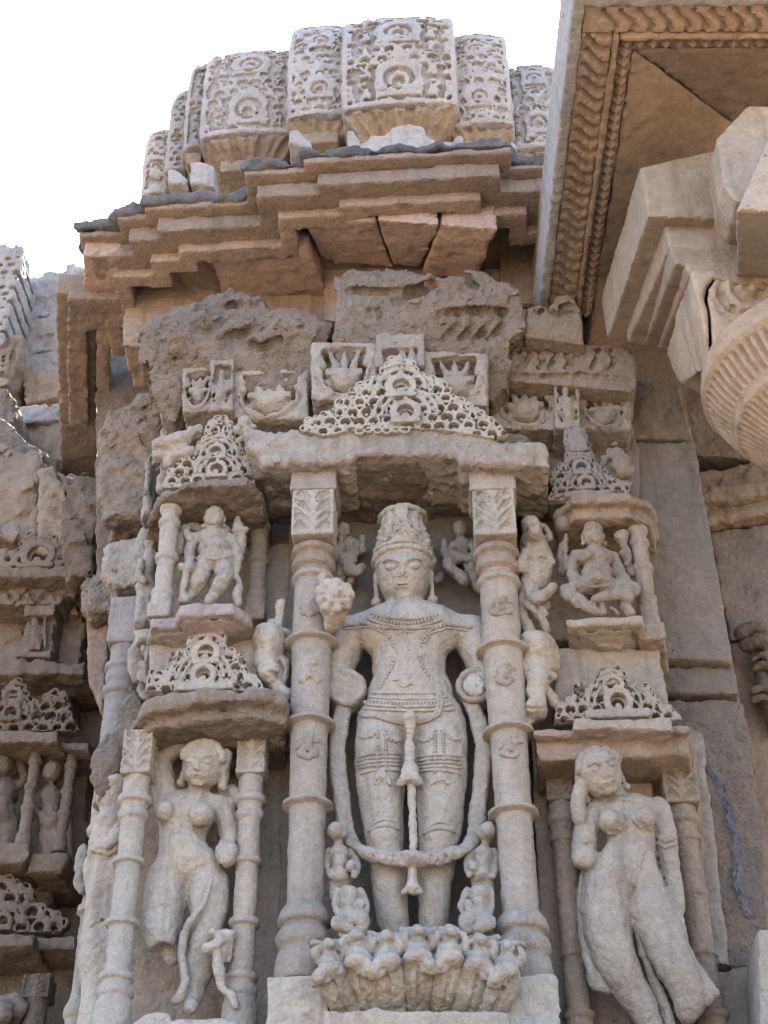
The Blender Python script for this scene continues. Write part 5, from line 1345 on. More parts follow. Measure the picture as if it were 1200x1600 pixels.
# ------------------------------------------------------------------ the crowned deity
Yd = -.13
D = Fig(500, 840, 790, 1462, Yd, back=.16, front=.24, h=.0046)
D.e(642, 1122, 0, 82, 46, .115); D.e(641, 1085, .0, 68, 40, .11); D.e(639, 1045, .005, 58, 52, .105, .03)
D.e(637, 985, .0, 80, 40, .115, .03); D.e(604, 990, .035, 44, 34, .075, .04); D.e(674, 990, .035, 44, 34, .075, .04)
D.c(632, 935, 26, .0, 632, 966, 32, -.01, k=.02)
D.c(632, 968, 30, -.02, 548, 992, 28, -.01, k=.035); D.c(632, 968, 30, -.02, 736, 992, 28, -.01, k=.035)
D.c(548, 992, 30, -.01, 524, 1046, 28, -.01, 532, 1078, 22, .02, k=.012); D.c(736, 991, 30, -.01, 760, 1046, 27, -.01, 752, 1078, 22, .02, k=.012)
D.c(598, 1138, 41, .0, 595, 1215, 37, .02, 600, 1300, 28, .015, 609, 1385, 26, -.005, 615, 1456, 21, -.02, k=.02)
D.c(688, 1138, 40, .0, 689, 1215, 38, .02, 687, 1300, 31, .015, 679, 1385, 24, -.005, 678, 1456, 20, -.02, k=.02)
D.e(600, 1303, .06, 20, 14, .03, .02); D.e(687, 1303, .06, 22, 14, .03, .02)
LH, dims = D.head(631, 903, .02, 43, 44, nod=17, k=.01, nose=.7)
D.v.noise(.003, .05, 3, 5); D.v.noise(.0016, .02, 2, 6)
deity = thing('deity_statue', 'large standing deity statue with tall crown and straight legs in the central niche', 'statue', tuple(P(640, 1455, Yd)))
obj('body', D.v, M['light'], deity, grain=.2)
J = M['light']
# crown
Cf = Fig(575, 785, 690, 872, Yd-.03, back=.16, front=.2, h=.004)
def zc(y): return P(632, y, Yd-.03)
z1, z0 = zc(797)[2]-.04, LH(0, 0, .42)[2]; cx, cy = LH(0, 0, 0)[0], LH(0, 0, 0)[1]; rb_, rt = dims[0]*1.07, dims[0]*.80
for i in range(9):
    t0, t1 = i/9, (i+1)/9
    Cf.v.cap((cx, cy, z0+(z1-z0)*t0), (cx, cy, z0+(z1-z0)*t1), rb_+(rt-rb_)*t0, rb_+(rt-rb_)*t1)
Cf.v.plane((cx, cy, z1), (0, 0, 1)); 
for i in range(14):
    t = 2*math.pi*(i+.5)/14
    for (a, b) in ((.30, .96),):
        f0 = lambda q: (cx+math.cos(t)*(rb_+(rt-rb_)*q+.006), cy+math.sin(t)*(rb_+(rt-rb_)*q+.006), z0+(z1-z0)*q)
        Cf.v.cap(f0(a), f0(b), .012, .009, .006, 's')
for i in range(14):
    t = 2*math.pi*i/14
    for q, r in ((.34, .017), (.50, .013), (.62, .010)):
        Cf.v.ell((cx+math.cos(t)*(rb_+(rt-rb_)*q), cy+math.sin(t)*(rb_+(rt-rb_)*q), z0+(z1-z0)*q), (r, r, r*1.2), .004)
        Cf.v.ell((cx+math.cos(t)*(rb_+(rt-rb_)*q+.012), cy+math.sin(t)*(rb_+(rt-rb_)*q+.012), z0+(z1-z0)*q), (r*.45,)*3, .002, 's')
for q, r in ((.08, .012), (.20, .010), (.985, .012)):
    n = 40
    for i in range(n):
        t0, t1 = 2*math.pi*i/n, 2*math.pi*(i+1)/n; R_ = rb_+(rt-rb_)*q+.004
        Cf.v.cap((cx+math.cos(t0)*R_, cy+math.sin(t0)*R_, z0+(z1-z0)*q), (cx+math.cos(t1)*R_, cy+math.sin(t1)*R_, z0+(z1-z0)*q), r*(.8+.3*(i % 2)))
ff = lambda u, q, o=0: (cx+u, cy-math.sqrt(max((rb_+(rt-rb_)*q)**2-u*u, 0))-o, z0+(z1-z0)*q)
Cf.v.box((cx-.026, cy-rt-.02, z0+(z1-z0)*.62), (cx+.026, cy, z1+.005), .006)
for u, q, r in ((0, .30, .026), (0, .46, .020), (0, .58, .022), (-.045, .36, .018), (.045, .36, .018), (-.03, .54, .013), (.03, .54, .013)):
    Cf.v.ell(ff(u, q, .004), (r, .02, r), .004); Cf.v.ell(ff(u, q, .022), (r*.5, .014, r*.5), .002, 's')
for sx in (-1, 1):
    Cf.v.cap(ff(sx*.012, .40, .02), ff(sx*.05, .46, .012), .006, .006, .003); Cf.v.cap(ff(sx*.02, .24, .012), ff(sx*.06, .28, .01), .007, .005, .003)
Cf.v.noise(.004, .03, 2, 3)
obj('crown', Cf.v, M['light'], deity, grain=.15)
# jewellery that lies on the body
bz = []
for i in range(19):
    x = 585+95*i/18; y = 962+13*math.sin(math.pi*i/18)
    bz.append([(x, y-4), (x+(x-632)*.05, y+8)])
cords(D, 'necklace', [arc(578, 958, 690, 958, 9), arc(574, 966, 694, 966, 14), arc(560, 972, 706, 972, 10)]+bz, 2.3, J, deity, step=4)
cords(D, 'bead_chain', [[(534, 978), (575, 974), (600, 984), (613, 1000), (618, 1020), (612, 1044), (600, 1064), (592, 1078)], [(735, 980), (700, 976), (676, 982), (660, 998), (655, 1020), (662, 1044), (672, 1058)]], 2.4, J, deity, True, step=5)
cords(D, 'chest_cord', [[(536, 983), (578, 979), (603, 990), (617, 1008), (622, 1024)], [(733, 985), (700, 981), (672, 990), (664, 1004), (650, 1004)], [(631, 985), (636, 1000), (640, 1020)], [(622, 990), (630, 985), (648, 990)], [(634, 1028), (642, 1034)], [(636, 1036), (638, 1024)], [(620, 1068), (632, 1074), (640, 1068), (652, 1074)], [(612, 1062), (628, 1062)], [(640, 1050), (640, 1066)]], 1.6, J, deity, step=3)
cords(D, 'girdle', [arc(580, 1082, 698, 1082, 1), arc(575, 1089, 704, 1089, 3), arc(570, 1093, 708, 1093, 4), arc(566, 1100, 712, 1100, 4), arc(562, 1106, 716, 1108, 3)], 2.2, J, deity, step=4)
cords(D, 'girdle_beads', [arc(570, 1097, 708, 1097, 4)], 2.6, J, deity, True, step=5)
cords(D, 'sash', [[(560, 1114), (585, 1116), (612, 1124), (640, 1128), (668, 1122), (682, 1114), (686, 1096), (682, 1075)], [(562, 1118), (588, 1119), (614, 1127), (640, 1131), (670, 1125), (686, 1116), (690, 1098), (686, 1075)]], 3.2, J, deity, step=4)
cords(D, 'bead_swag', [arc(556, 1148, 592, 1140, 8), arc(597, 1140, 634, 1148, 14), arc(646, 1148, 684, 1140, 14), arc(690, 1140, 722, 1152, 8)], 2.7, J, deity, True, step=4.5)
cords(D, 'thigh_band', [arc(558, 1184+i*6, 632, 1180+i*6, -5) for i in range(4)]+[arc(650, 1184+i*6, 727, 1184+i*6, -5) for i in range(4)]+[arc(562, 1210, 630, 1206, -6), arc(652, 1206, 726, 1212, -6)], 1.9, J, deity, step=4)
cords(D, 'hanging_beads', [[(590, 1142), (590, 1208)], [(603, 1142), (603, 1208)], [(680, 1142), (680, 1210)], [(692, 1142), (694, 1210)]], 2.3, J, deity, True, step=4.5)
cords(D, 'hem_fold', [arc(584, 1222, 612, 1222, -8), arc(674, 1226, 706, 1226, -8), arc(580, 1290, 624, 1290, -10), arc(668, 1294, 708, 1294, -10), arc(574, 1300, 628, 1300, -10), arc(660, 1304, 716, 1304, -10)], 2.0, J, deity, step=4)
# central tassel
T = Fig(560, 1100, 725, 1440, Yd, back=.05, front=.24, h=.005)
T.c(640, 1118, 8, .12, 640, 1150, 6, .12, 640, 1190, 8, .12, 641, 1212, 14, .12, k=.01)
T.c(625, 1224, 5, .12, 641, 1214, 9, .13, 658, 1224, 5, .12, k=.008)
T.c(642, 1222, 7, .11, 645, 1290, 6.5, .10, 646, 1332, 6, .10, k=.008)
T.e(640, 1122, .13, 11, 7, .03); 
for x0 in (597, 687):
    T.c(x0, 1200, 5, .10, x0, 1214, 10, .10, k=.01)
    for dx in (-12, -5, 4, 12): T.c(x0+dx*.6, 1212, 4, .105, x0+dx, 1224, 3, .105, k=.004)
T.c(646, 1350, 7, .10, 645, 1375, 7, .09, 645, 1390, 10, .09, k=.008); T.c(633, 1394, 5, .09, 645, 1386, 6, .095, 657, 1394, 5, .09, k=.006); T.e(645, 1342, .11, 14, 9, .035)
T.v.noise(.004, .03, 2, 4)
for y in range(1140, 1210, 7): T.v.line([(632, y), (650, y)], 1.2, .003, 's', 3)
obj('tassel', T.v, M['light'], deity)
# long garland that hangs from the arms and crosses below the knees
G_ = Fig(510, 1080, 780, 1370, Yd, back=.05, front=.26, h=.0055)
for dx in (-5, 0, 5):
    G_.c(540+dx, 1088, 7, .03, 532+dx, 1130, 8, .03, 527+dx, 1165, 8.5, .03, 528+dx, 1200, 8.5, .03, 535+dx, 1255, 8, .03, 542+dx, 1300, 7, .05, 556+dx, 1322, 6, .08, 575+dx, 1333+dx*.4, 6, .10, k=.004)
    G_.c(733+dx, 1090, 7, .03, 748+dx, 1130, 8, .03, 756+dx, 1170, 8.5, .03, 752+dx, 1220, 8.5, .03, 746+dx, 1270, 8, .03, 740+dx, 1310, 7, .05, 728+dx, 1326, 6, .08, 708+dx, 1334+dx*.4, 6, .10, k=.004)
G_.c(572, 1333, 10, .09, 600, 1340, 11, .105, 630, 1343, 11, .105, 660, 1343, 11, .105, 690, 1340, 11, .105, 714, 1332, 9, .09, k=.008)
for i in range(12):
    x = 578+i*11.5
    if abs(x-645) > 12: G_.v.line([(x, 1332+abs(x-645)*-.03+5), (x+5, 1338), (x+2, 1348)], 1.6, .003, 's', 3)
G_.e(646, 1340, .12, 15, 10, .035); G_.v.noise(.004, .03, 2, 7)
obj('garland', G_.v, M['grey'], deity)
# discs and lotus held beside the elbows
for nm, x, y, r, lab, mt in (('elbow_disc', 541, 1071, 30, 'round stone disc at the left elbow', 'grey'), ('elbow_disc', 741, 1068, 29, 'round stone disc at the right elbow with a pale worn face', 'grey')):
    f = Fig(x-40, y-40, x+40, y+40, Yd-.07, back=.15, front=.06, h=.005)
    p_ = f.pt(x, y); m = MPP(x, y, f.Y0); n = 24
    f.v.prism(1, [(p_[0]+math.cos(2*math.pi*i/n)*r*m, p_[2]+math.sin(2*math.pi*i/n)*r*m*1.12) for i in range(n)], f.Y0-.0, f.Y0+.10, .012)
    f.v.ell((p_[0], f.Y0-.005, p_[2]), (r*m*.72, .02, r*m*.8), .004, 's'); f.v.ell((p_[0], f.Y0+.022, p_[2]), (r*m*.66, .02, r*m*.74), .006)
    f.v.noise(.005, .04, 3, 8); o = obj(nm, f.v, M[mt], deity)
f = Fig(715, 1045, 765, 1092, Yd-.085, back=.05, front=.04, h=.005)
p_ = f.pt(741, 1067); m = MPP(741, 1067, f.Y0); f.v.ell((p_[0], f.Y0+.012, p_[2]), (17*m, .016, 21*m)); f.v.noise(.006, .02, 3, 2)
obj('disc_face', f.v, M['mica'], deity)
f = Fig(485, 895, 562, 985, -.37, back=.2, front=.06, h=.0055)
f.e(523, 932, .0, 29, 24, .05); f.e(523, 928, .05, 22, 17, .025, .006, 's'); f.e(523, 930, .03, 9, 8, .03, .006)
for i in range(9):
    t = 2*math.pi*i/9; f.c(523+math.cos(t)*24, 930+math.sin(t)*20, 8, .02, 523+math.cos(t)*13, 930+math.sin(t)*11, 5, .035, k=.006)
    t += .35; f.v.line([(523+math.cos(t)*14, 929+math.sin(t)*11), (523+math.cos(t)*25, 929+math.sin(t)*21)], 2, .004, 's', 3)
f.c(523, 945, 22, -.02, 522, 968, 12, -.05, 518, 982, 6, -.08, k=.02); f.c(506, 900, 7, -.03, 502, 930, 7, -.03, k=.01)
f.v.noise(.006, .035, 3, 9)
tag(obj('lotus_flower', f.v, M['light']), 'broken open lotus flower jutting from the left tall pillar', 'stone flower')

# ------------------------------------------------------------------ nymph with the broken leg (left)
Y = -.10
A = Fig(225, 1128, 385, 1590, Y, back=.15, front=.2, h=.005)
A.e(290, 1275, .0, 46, 34, .085); A.c(262, 1256, 20, .0, 335, 1258, 18, .0, k=.03); A.c(286, 1300, 34, .0, 285, 1325, 36, .0, k=.03)
A.e(296, 1358, .0, 56, 34, .10, .03); A.e(287, 1332, .04, 34, 26, .06, .03)
A.e(258, 1269, .08, 17, 16, .042, .018); A.e(314, 1273, .08, 20, 18, .048, .018)
A.c(304, 1245, 15, .01, 312, 1230, 15, .03, k=.015)
LA, da = A.head(320, 1197, .06, 33, 35, tilt=10, turn=-4, nod=20)
A.c(258, 1248, 17, .0, 254, 1215, 16, .01, 251, 1190, 15, .02, k=.015); A.c(251, 1188, 14, .02, 285, 1164, 12, .03, 318, 1148, 10, .04, 336, 1140, 9, .04, k=.01)
for dx, dy in ((-4, -8), (2, -12), (8, -9), (12, -3)): A.c(336, 1142, 4, .04, 337+dx, 1142+dy, 2.5, .05, k=.004)
A.c(346, 1258, 17, .0, 358, 1290, 15, .0, 362, 1312, 14, .01, k=.015); A.c(362, 1312, 13, .01, 350, 1330, 12, .06, 356, 1342, 12, .09, k=.01); A.e(362, 1330, .07, 11, 11, .04, .02)
A.c(262, 1376, 31, .0, 257, 1420, 28, .02, 252, 1468, 24, .04, k=.03); A.c(264, 1470, 15, .03, 268, 1494, 11, .02, k=.01)
A.c(326, 1380, 32, .0, 327, 1420, 27, .02, 321, 1462, 19, .03, 314, 1500, 21, .0, 306, 1540, 14, -.01, 300, 1562, 10, .0, 299, 1576, 8, .06, k=.02)
A.c(287, 1322, 3, .105, 287, 1323, 3, .13, k=.006, op='s')
# hair and sash
for i in range(8):
    t = i/7; A.v.ell(LA(-1.0+.15*math.sin(t*3), -.1, .45-t*1.0), (.014, .03, .016), .006); A.v.ell(LA(.98, -.1, .55-t*1.2), (.016, .03, .018), .006)
for i in range(11):
    t = math.pi*i/10; A.v.ell(LA(math.cos(t)*.92, .45, .30+.62*math.sin(t)), (.017, .02, .017), .006)
A.c(362, 1236, 10, .0, 372, 1244, 8, .03, 366, 1256, 9, .0, k=.01); A.c(345, 1230, 8, .0, 352, 1250, 7, .0, k=.01)
A.e(258, 1506, .03, 34, 26, .14, .006, 's'); A.c(262, 1474, 15, .0, 268, 1497, 11, -.01, k=.01)
A.v.noise(.0035, .05, 3, 11); A.v.noise(.0018, .02, 2, 12)
A.v.line([(240, 1418), (252, 1411), (268, 1410), (282, 1416)], 1.6, .004, 'u', 3)
A.v.line([(270, 1238), (290, 1244), (310, 1244), (328, 1240)], 2.2, .004, 'u', 3)
ny = thing('nymph_statue', 'female figure with one arm over her head and one leg broken off at the knee', 'statue', tuple(P(300, 1580, Y)))
obj('body', A.v, M['light'], ny)
S_ = Fig(262, 1370, 345, 1572, Y, back=.05, front=.22, h=.005)
S_.c(330, 1375, 4, .11, 318, 1412, 4, .11, 300, 1436, 5, .10, 287, 1462, 6, .07, 284, 1490, 6, .06, 289, 1530, 6, .05, 281, 1555, 7, .05, 274, 1564, 6, .06, k=.006)
S_.v.noise(.003, .03, 2, 3)
obj('sash', S_.v, M['light'], ny)
f = Fig(318, 1440, 385, 1590, Y-.10, back=.12, front=.08, h=.005)
f.e(334, 1462, .0, 8, 9, .035); f.c(350, 1462, 9, .0, 336, 1476, 8, .03, 322, 1482, 6, .04, k=.008); f.c(352, 1464, 10, .0, 345, 1500, 9, -.01, k=.01); f.c(336, 1480, 7, .02, 343, 1515, 8, .02, 348, 1545, 6, .01, 362, 1556, 5, .01, 368, 1572, 5, .02, k=.006)
f.c(350, 1470, 6, .0, 358, 1462, 7, .0, 357, 1500, 5, -.02, k=.006); f.v.noise(.005, .03, 3, 4)
tag(obj('monkey_carving', f.v, M['light']), 'small worn monkey clinging to the lower leg of the broken legged nymph', 'animal carving')

# ------------------------------------------------------------------ leaning nymph (right)
Y = -.14
B = Fig(885, 1160, 1125, 1660, Y, back=.20, front=.2, h=.005)
B.e(982, 1275, .0, 44, 32, .085); B.c(936, 1266, 17, .0, 1024, 1264, 17, .0, k=.03); B.c(986, 1300, 36, .0, 986, 1330, 39, .0, k=.03)
B.e(974, 1378, .0, 60, 46, .105, .04); B.e(978, 1345, .03, 40, 30, .07, .03)
B.e(956, 1285, .08, 20, 17, .048, .018); B.e(1006, 1280, .08, 18, 16, .043, .018)
B.c(968, 1246, 14, .01, 958, 1232, 15, .03, k=.015)
LB, db = B.head(934, 1208, .07, 35, 40, tilt=-20, turn=8, nod=18)
B.c(925, 1270, 18, .01, 914, 1310, 18, .03, 912, 1342, 17, .05, k=.015); B.c(920, 1345, 14, .06, 934, 1338, 8, .04, k=.01)
B.c(906, 1280, 11, .06, 902, 1252, 11, .08, 908, 1232, 10, .08, 912, 1222, 8, .08, k=.008)
B.c(1028, 1264, 18, .0, 1040, 1300, 15, .0, 1044, 1332, 14, .0, 1056, 1390, 11, .01, 1062, 1424, 8, .02, k=.012)
for dx, dy in ((-3, 16), (2, 20), (6, 17)): B.c(1062, 1424, 5, .02, 1063+dx, 1425+dy, 3, .03, k=.004)
B.c(946, 1400, 36, .0, 950, 1455, 32, .02, 966, 1510, 26, .02, 995, 1560, 21, .0, 1018, 1605, 15, -.01, 1038, 1660, 13, -.02, k=.03)
B.c(1006, 1402, 33, .0, 1032, 1460, 29, .02, 1058, 1515, 24, .03, 1077, 1555, 19, .01, 1074, 1588, 11, .0, k=.03)
B.v.noise(.0035, .05, 3, 21); B.v.noise(.002, .016, 2, 22)
for pl in ([(1027, 1308), (1040, 1314), (1056, 1309)], [(1027, 1318), (1040, 1323), (1057, 1318)], [(898, 1312), (912, 1316), (930, 1312)]): B.v.line(pl, 2.6, .004, 'u', 3)
B.v.line([(945, 1302), (962, 1303), (980, 1288), (985, 1275), (984, 1300), (986, 1310)], 1.8, .004, 'u', 3); B.v.line([(985, 1275), (1000, 1292), (1018, 1296)], 1.8, .004, 'u', 3)
B.v.line([(1010, 1330), (1006, 1345), (996, 1380), (990, 1392), (986, 1404)], 1.2, .006, 's', 3)
B.v.line([(962, 1244), (975, 1250), (990, 1248)], 2.4, .004, 'u', 3)
B.v.ell(LB(1.0, -.1, .35), (.030, .03, .034), .01); 
for i in range(8):
    t = math.pi*i/7; B.v.ell(LB(math.cos(t)*.94, .35, .28+.55*math.sin(t)), (.012, .02, .014), .012)
lean = thing('nymph_statue', 'tall female figure leaning with a hand against her cheek and her head tilted', 'statue', tuple(P(1030, 1620, Y)))
obj('body', B.v, M['light'], lean)
S_ = Fig(890, 1340, 1130, 1640, Y, back=.12, front=.12, h=.0055)
S_.c(914, 1358, 6, -.02, 907, 1410, 7, -.02, 913, 1465, 8, -.01, 926, 1515, 10, .0, 934, 1535, 14, .0, k=.01); S_.c(924, 1538, 5, .01, 945, 1546, 6, .01, 962, 1548, 4, .0, k=.01); S_.c(930, 1525, 8, .0, 946, 1540, 7, .0, k=.01)
S_.c(992, 1440, 5, .04, 1006, 1492, 7, .0, 1028, 1548, 8, -.02, 1046, 1600, 9, -.02, 1052, 1635, 8, -.02, k=.01)
S_.c(1064, 1440, 5, .03, 1074, 1485, 6, .02, 1090, 1520, 9, .02, 1102, 1545, 14, .02, 1104, 1558, 13, .02, k=.01); S_.c(1088, 1520, 6, .02, 1120, 1552, 6, .03, k=.01); S_.c(1090, 1562, 7, .0, 1122, 1556, 5, .02, k=.01)
for pl in ([(928, 1500), (936, 1540)], [(1094, 1524), (1104, 1560)], [(1086, 1520), (1092, 1560)], [(1018, 1530), (1038, 1590)]): S_.v.line(pl, 1.4, .004, 's', 3)
S_.v.noise(.004, .035, 2, 3); obj('scarf', S_.v, M['light'], lean)

# ------------------------------------------------------------------ small standing deity (upper left)
Y = -.20
f = Fig(270, 785, 390, 948, Y, back=.16, front=.14, h=.0052)
f.e(334, 842, .0, 26, 14, .055); f.e(335, 857, .01, 26, 13, .06, .02); f.e(338, 875, .0, 30, 13, .06, .02); f.c(310, 838, 9, .0, 360, 842, 9, .0, k=.015)
f.c(333, 826, 9, .0, 334, 834, 11, .0, k=.01)
L_, d_ = f.head(335, 810, .03, 16, 17); f.c(336, 800, 10, .03, 340, 793, 5, .03, k=.006)
f.c(322, 882, 15, .0, 311, 908, 12, .02, 297, 932, 7, .0, 288, 938, 6, .05, k=.012); f.c(352, 884, 16, .0, 347, 910, 12, .03, 333, 934, 8, .0, 326, 942, 6, .05, k=.012)
f.c(304, 840, 8, .0, 297, 862, 8, .0, 296, 884, 7, .04, k=.008); f.c(286, 888, 8, .05, 300, 888, 7, .05, k=.006); f.c(290, 892, 5, .05, 284, 938, 6, .04, k=.006)
f.c(312, 828, 7, -.05, 300, 822, 7, -.05, 288, 832, 8, -.02, k=.008); f.c(288, 832, 7, -.02, 282, 845, 9, -.02, 281, 862, 7, -.03, k=.008); f.c(291, 830, 6, .0, 296, 842, 5, .02, k=.006)
f.c(362, 842, 9, .0, 368, 858, 8, .0, 372, 876, 7, .0, 366, 900, 6, .0, k=.008); f.c(374, 868, 6, -.02, 377, 845, 7, -.01, 375, 828, 6, .0, k=.008)
f.c(372, 822, 9, .0, 371, 808, 3, .0, k=.006); f.c(366, 830, 5, .0, 384, 828, 5, .0, k=.006); f.e(352, 832, -.03, 10, 10, .03)
f.c(371, 900, 4, .0, 376, 922, 4, .0, k=.006); f.c(370, 928, 7, .0, 372, 944, 6, .0, k=.008); f.e(371, 921, .01, 6, 6, .02)
f.v.noise(.004, .035, 3, 31); f.v.noise(.0025, .016, 2, 32)
f.v.line([(312, 871), (335, 874), (358, 869)], 1.8, .003, 'u', 3); f.v.line([(325, 886), (338, 893), (352, 886)], 1.8, .003, 'u', 3); f.v.line([(325, 893), (336, 900), (352, 892)], 1.5, .003, 's', 3)
sd = tag(obj('deity_statue', f.v, M['light']), 'small standing four armed deity holding a club on the pinkish pedestal', 'statue')

# ------------------------------------------------------------------ seated deity (upper right)
Y = -.17
f = Fig(868, 795, 1005, 966, Y, back=.18, front=.16, h=.0052)
f.e(928, 874, .0, 25, 16, .06); f.e(933, 898, .01, 25, 18, .06, .02); f.c(902, 868, 9, .0, 955, 870, 9, .0, k=.015); f.e(916, 872, .04, 12, 9, .035, .015); f.e(944, 873, .04, 12, 9, .035, .015)
f.c(927, 852, 9, .0, 928, 862, 11, .0, k=.01)
L_, d_ = f.head(927, 838, .03, 17, 17); f.c(926, 826, 15, .01, 925, 815, 5, .0, k=.006)
f.c(898, 870, 9, .0, 894, 892, 9, .0, 899, 913, 7, .06, k=.01); f.c(959, 872, 9, .0, 968, 895, 9, .0, 979, 912, 8, .05, k=.01)
f.c(918, 918, 13, .02, 886, 924, 12, .05, k=.014); f.c(886, 926, 11, .06, 912, 944, 9, .09, 932, 956, 6, .10, k=.01)
f.c(944, 918, 12, .02, 990, 920, 11, .04, k=.014); f.c(990, 922, 10, .05, 960, 930, 9, .09, 930, 936, 7, .11, k=.01); f.e(930, 918, .0, 34, 10, .08, .02)
f.c(981, 918, 7, .08, 980, 936, 10, .08, k=.006); f.c(978, 946, 9, .06, 984, 957, 9, .06, k=.006); f.c(940, 945, 5, .09, 942, 958, 6, .09, k=.006); f.c(955, 950, 5, .07, 965, 958, 5, .07, k=.006)
f.c(880, 895, 7, -.04, 877, 870, 6, -.04, 880, 850, 5, -.02, k=.006); f.c(884, 893, 4, -.02, 884, 860, 4, -.01, 884, 836, 4, -.01, k=.005); f.c(880, 822, 11, -.02, 880, 806, 4, -.02, k=.006); f.e(880, 816, -.01, 11, 12, .03)
f.c(986, 896, 7, -.02, 980, 880, 6, -.03, 972, 864, 6, .0, k=.006); f.c(978, 882, 4, .0, 984, 868, 4, .0, 976, 856, 5, .0, 970, 842, 8, .0, k=.005); f.e(974, 836, .0, 9, 8, .02); f.e(966, 838, .0, 6, 6, .02)
f.v.noise(.004, .035, 3, 41); f.v.noise(.0025, .016, 2, 42)
f.v.line([(930, 866), (928, 880), (934, 888), (940, 882), (937, 868)], 1.3, .003, 'u', 2.5); f.v.line([(908, 914), (930, 918), (956, 914)], 1.8, .003, 'u', 3); f.v.line([(935, 903), (935, 904)], 1.8, .003, 's', 3)
tag(obj('deity_statue', f.v, M['grey']), 'seated deity with conical crown and crossed legs in the upper right niche', 'statue')

# ------------------------------------------------------------------ rearing lion over an elephant (right), elephant (left)
Y = -.17
f = Fig(806, 795, 880, 1000, Y, back=.18, front=.14, h=.0055)
f.e(832, 826, .03, 16, 14, .06); f.e(836, 836, .07, 12, 8, .045, .01); f.c(820, 816, 5, .05, 826, 810, 5, .04, k=.006); f.c(846, 822, 5, .02, 856, 828, 5, .0, 860, 842, 6, .0, k=.008)
f.c(822, 834, 3, .11, 834, 842, 3, .12, 848, 838, 3, .10, k=.006, op='s'); f.e(827, 822, .09, 3.5, 3, .02, .005); f.e(840, 824, .09, 3.5, 3, .02, .005)
f.c(832, 850, 20, .0, 840, 868, 22, .0, k=.02); f.c(822, 866, 9, .04, 814, 884, 7, .06, 822, 890, 6, .06, k=.01); f.c(856, 866, 8, .0, 862, 880, 6, .02, k=.01)
f.c(842, 880, 17, .0, 838, 905, 19, .0, 828, 922, 17, .0, k=.02); f.c(830, 925, 12, .02, 842, 936, 9, .05, 860, 922, 7, .05, 866, 916, 6, .05, k=.01); f.c(840, 938, 9, .03, 852, 960, 6, .02, k=.01)
f.c(818, 930, 9, .0, 816, 960, 10, -.01, 830, 990, 9, .0, k=.01); f.c(822, 945, 6, .02, 846, 966, 6, .02, 852, 985, 7, .0, k=.008); f.c(856, 935, 6, .0, 848, 962, 5, .02, k=.006)
f.v.noise(.007, .04, 3, 51); f.v.line([(812, 878), (826, 874), (846, 872), (864, 876)], 2.2, .004, 's', 3)
tag(obj('lion_carving', f.v, M['light']), 'rearing mythical lion with bulging eyes beside the right tall pillar', 'animal carving')
f = Fig(806, 978, 885, 1135, Y, back=.18, front=.14, h=.0055)
f.e(842, 1018, .02, 30, 26, .085); f.e(830, 1006, .04, 18, 16, .06, .02); f.e(856, 1036, .02, 18, 16, .06, .02)
f.c(832, 1040, 20, .03, 842, 1066, 14, .05, 834, 1085, 11, .05, 846, 1098, 8, .05, k=.02); f.c(850, 1060, 8, .06, 862, 1056, 9, .07, k=.008); f.e(860, 1058, .09, 4, 4, .03, .005, 's')
f.c(846, 1074, 10, .02, 866, 1096, 7, .0, 874, 1112, 6, .0, k=.012); f.c(828, 1060, 14, -.02, 822, 1090, 12, -.02, k=.02)
f.e(835, 1112, .03, 22, 14, .07, .008); f.c(826, 1126, 8, .03, 822, 1134, 7, .03, k=.008); f.e(812, 1060, .0, 10, 20, .05)
f.v.noise(.006, .045, 3, 52); f.v.line([(816, 1104), (834, 1108), (856, 1106)], 1.8, .004, 's', 3); f.v.line([(818, 1030), (826, 1048), (832, 1052)], 1.6, .004, 's', 3)
tag(obj('elephant_carving', f.v, M['light']), 'elephant head with curled trunk over a pot beside the right tall pillar', 'animal carving')
f = Fig(385, 925, 462, 1100, Y, back=.18, front=.14, h=.0055)
f.e(422, 1008, .02, 27, 28, .085); f.e(412, 998, .04, 16, 18, .06, .02); f.c(416, 1030, 18, .04, 418, 1050, 11, .07, 424, 1062, 10, .06, k=.02); f.c(412, 1046, 6, .08, 424, 1038, 6, .09, 430, 1048, 6, .08, k=.008)
f.c(440, 1040, 14, .0, 438, 1064, 12, .02, k=.02); f.c(426, 1064, 10, .05, 442, 1082, 9, .04, 456, 1088, 7, .02, k=.012); f.c(440, 990, 10, .0, 456, 996, 8, -.02, k=.01)
f.c(434, 976, 8, .0, 440, 942, 7, .0, k=.008); f.c(414, 984, 8, .0, 424, 972, 6, .0, k=.008); f.c(450, 1000, 10, -.04, 450, 1050, 10, -.04, k=.02)
f.v.noise(.006, .045, 3, 53); f.v.line([(424, 1050), (436, 1058), (440, 1046), (434, 1034)], 3.5, .006, 's', 3); f.v.line([(440, 946), (436, 970)], 1.2, .003, 's', 3)
tag(obj('elephant_carving', f.v, M['light']), 'elephant head with an upright post on top beside the left tall pillar', 'animal carving')

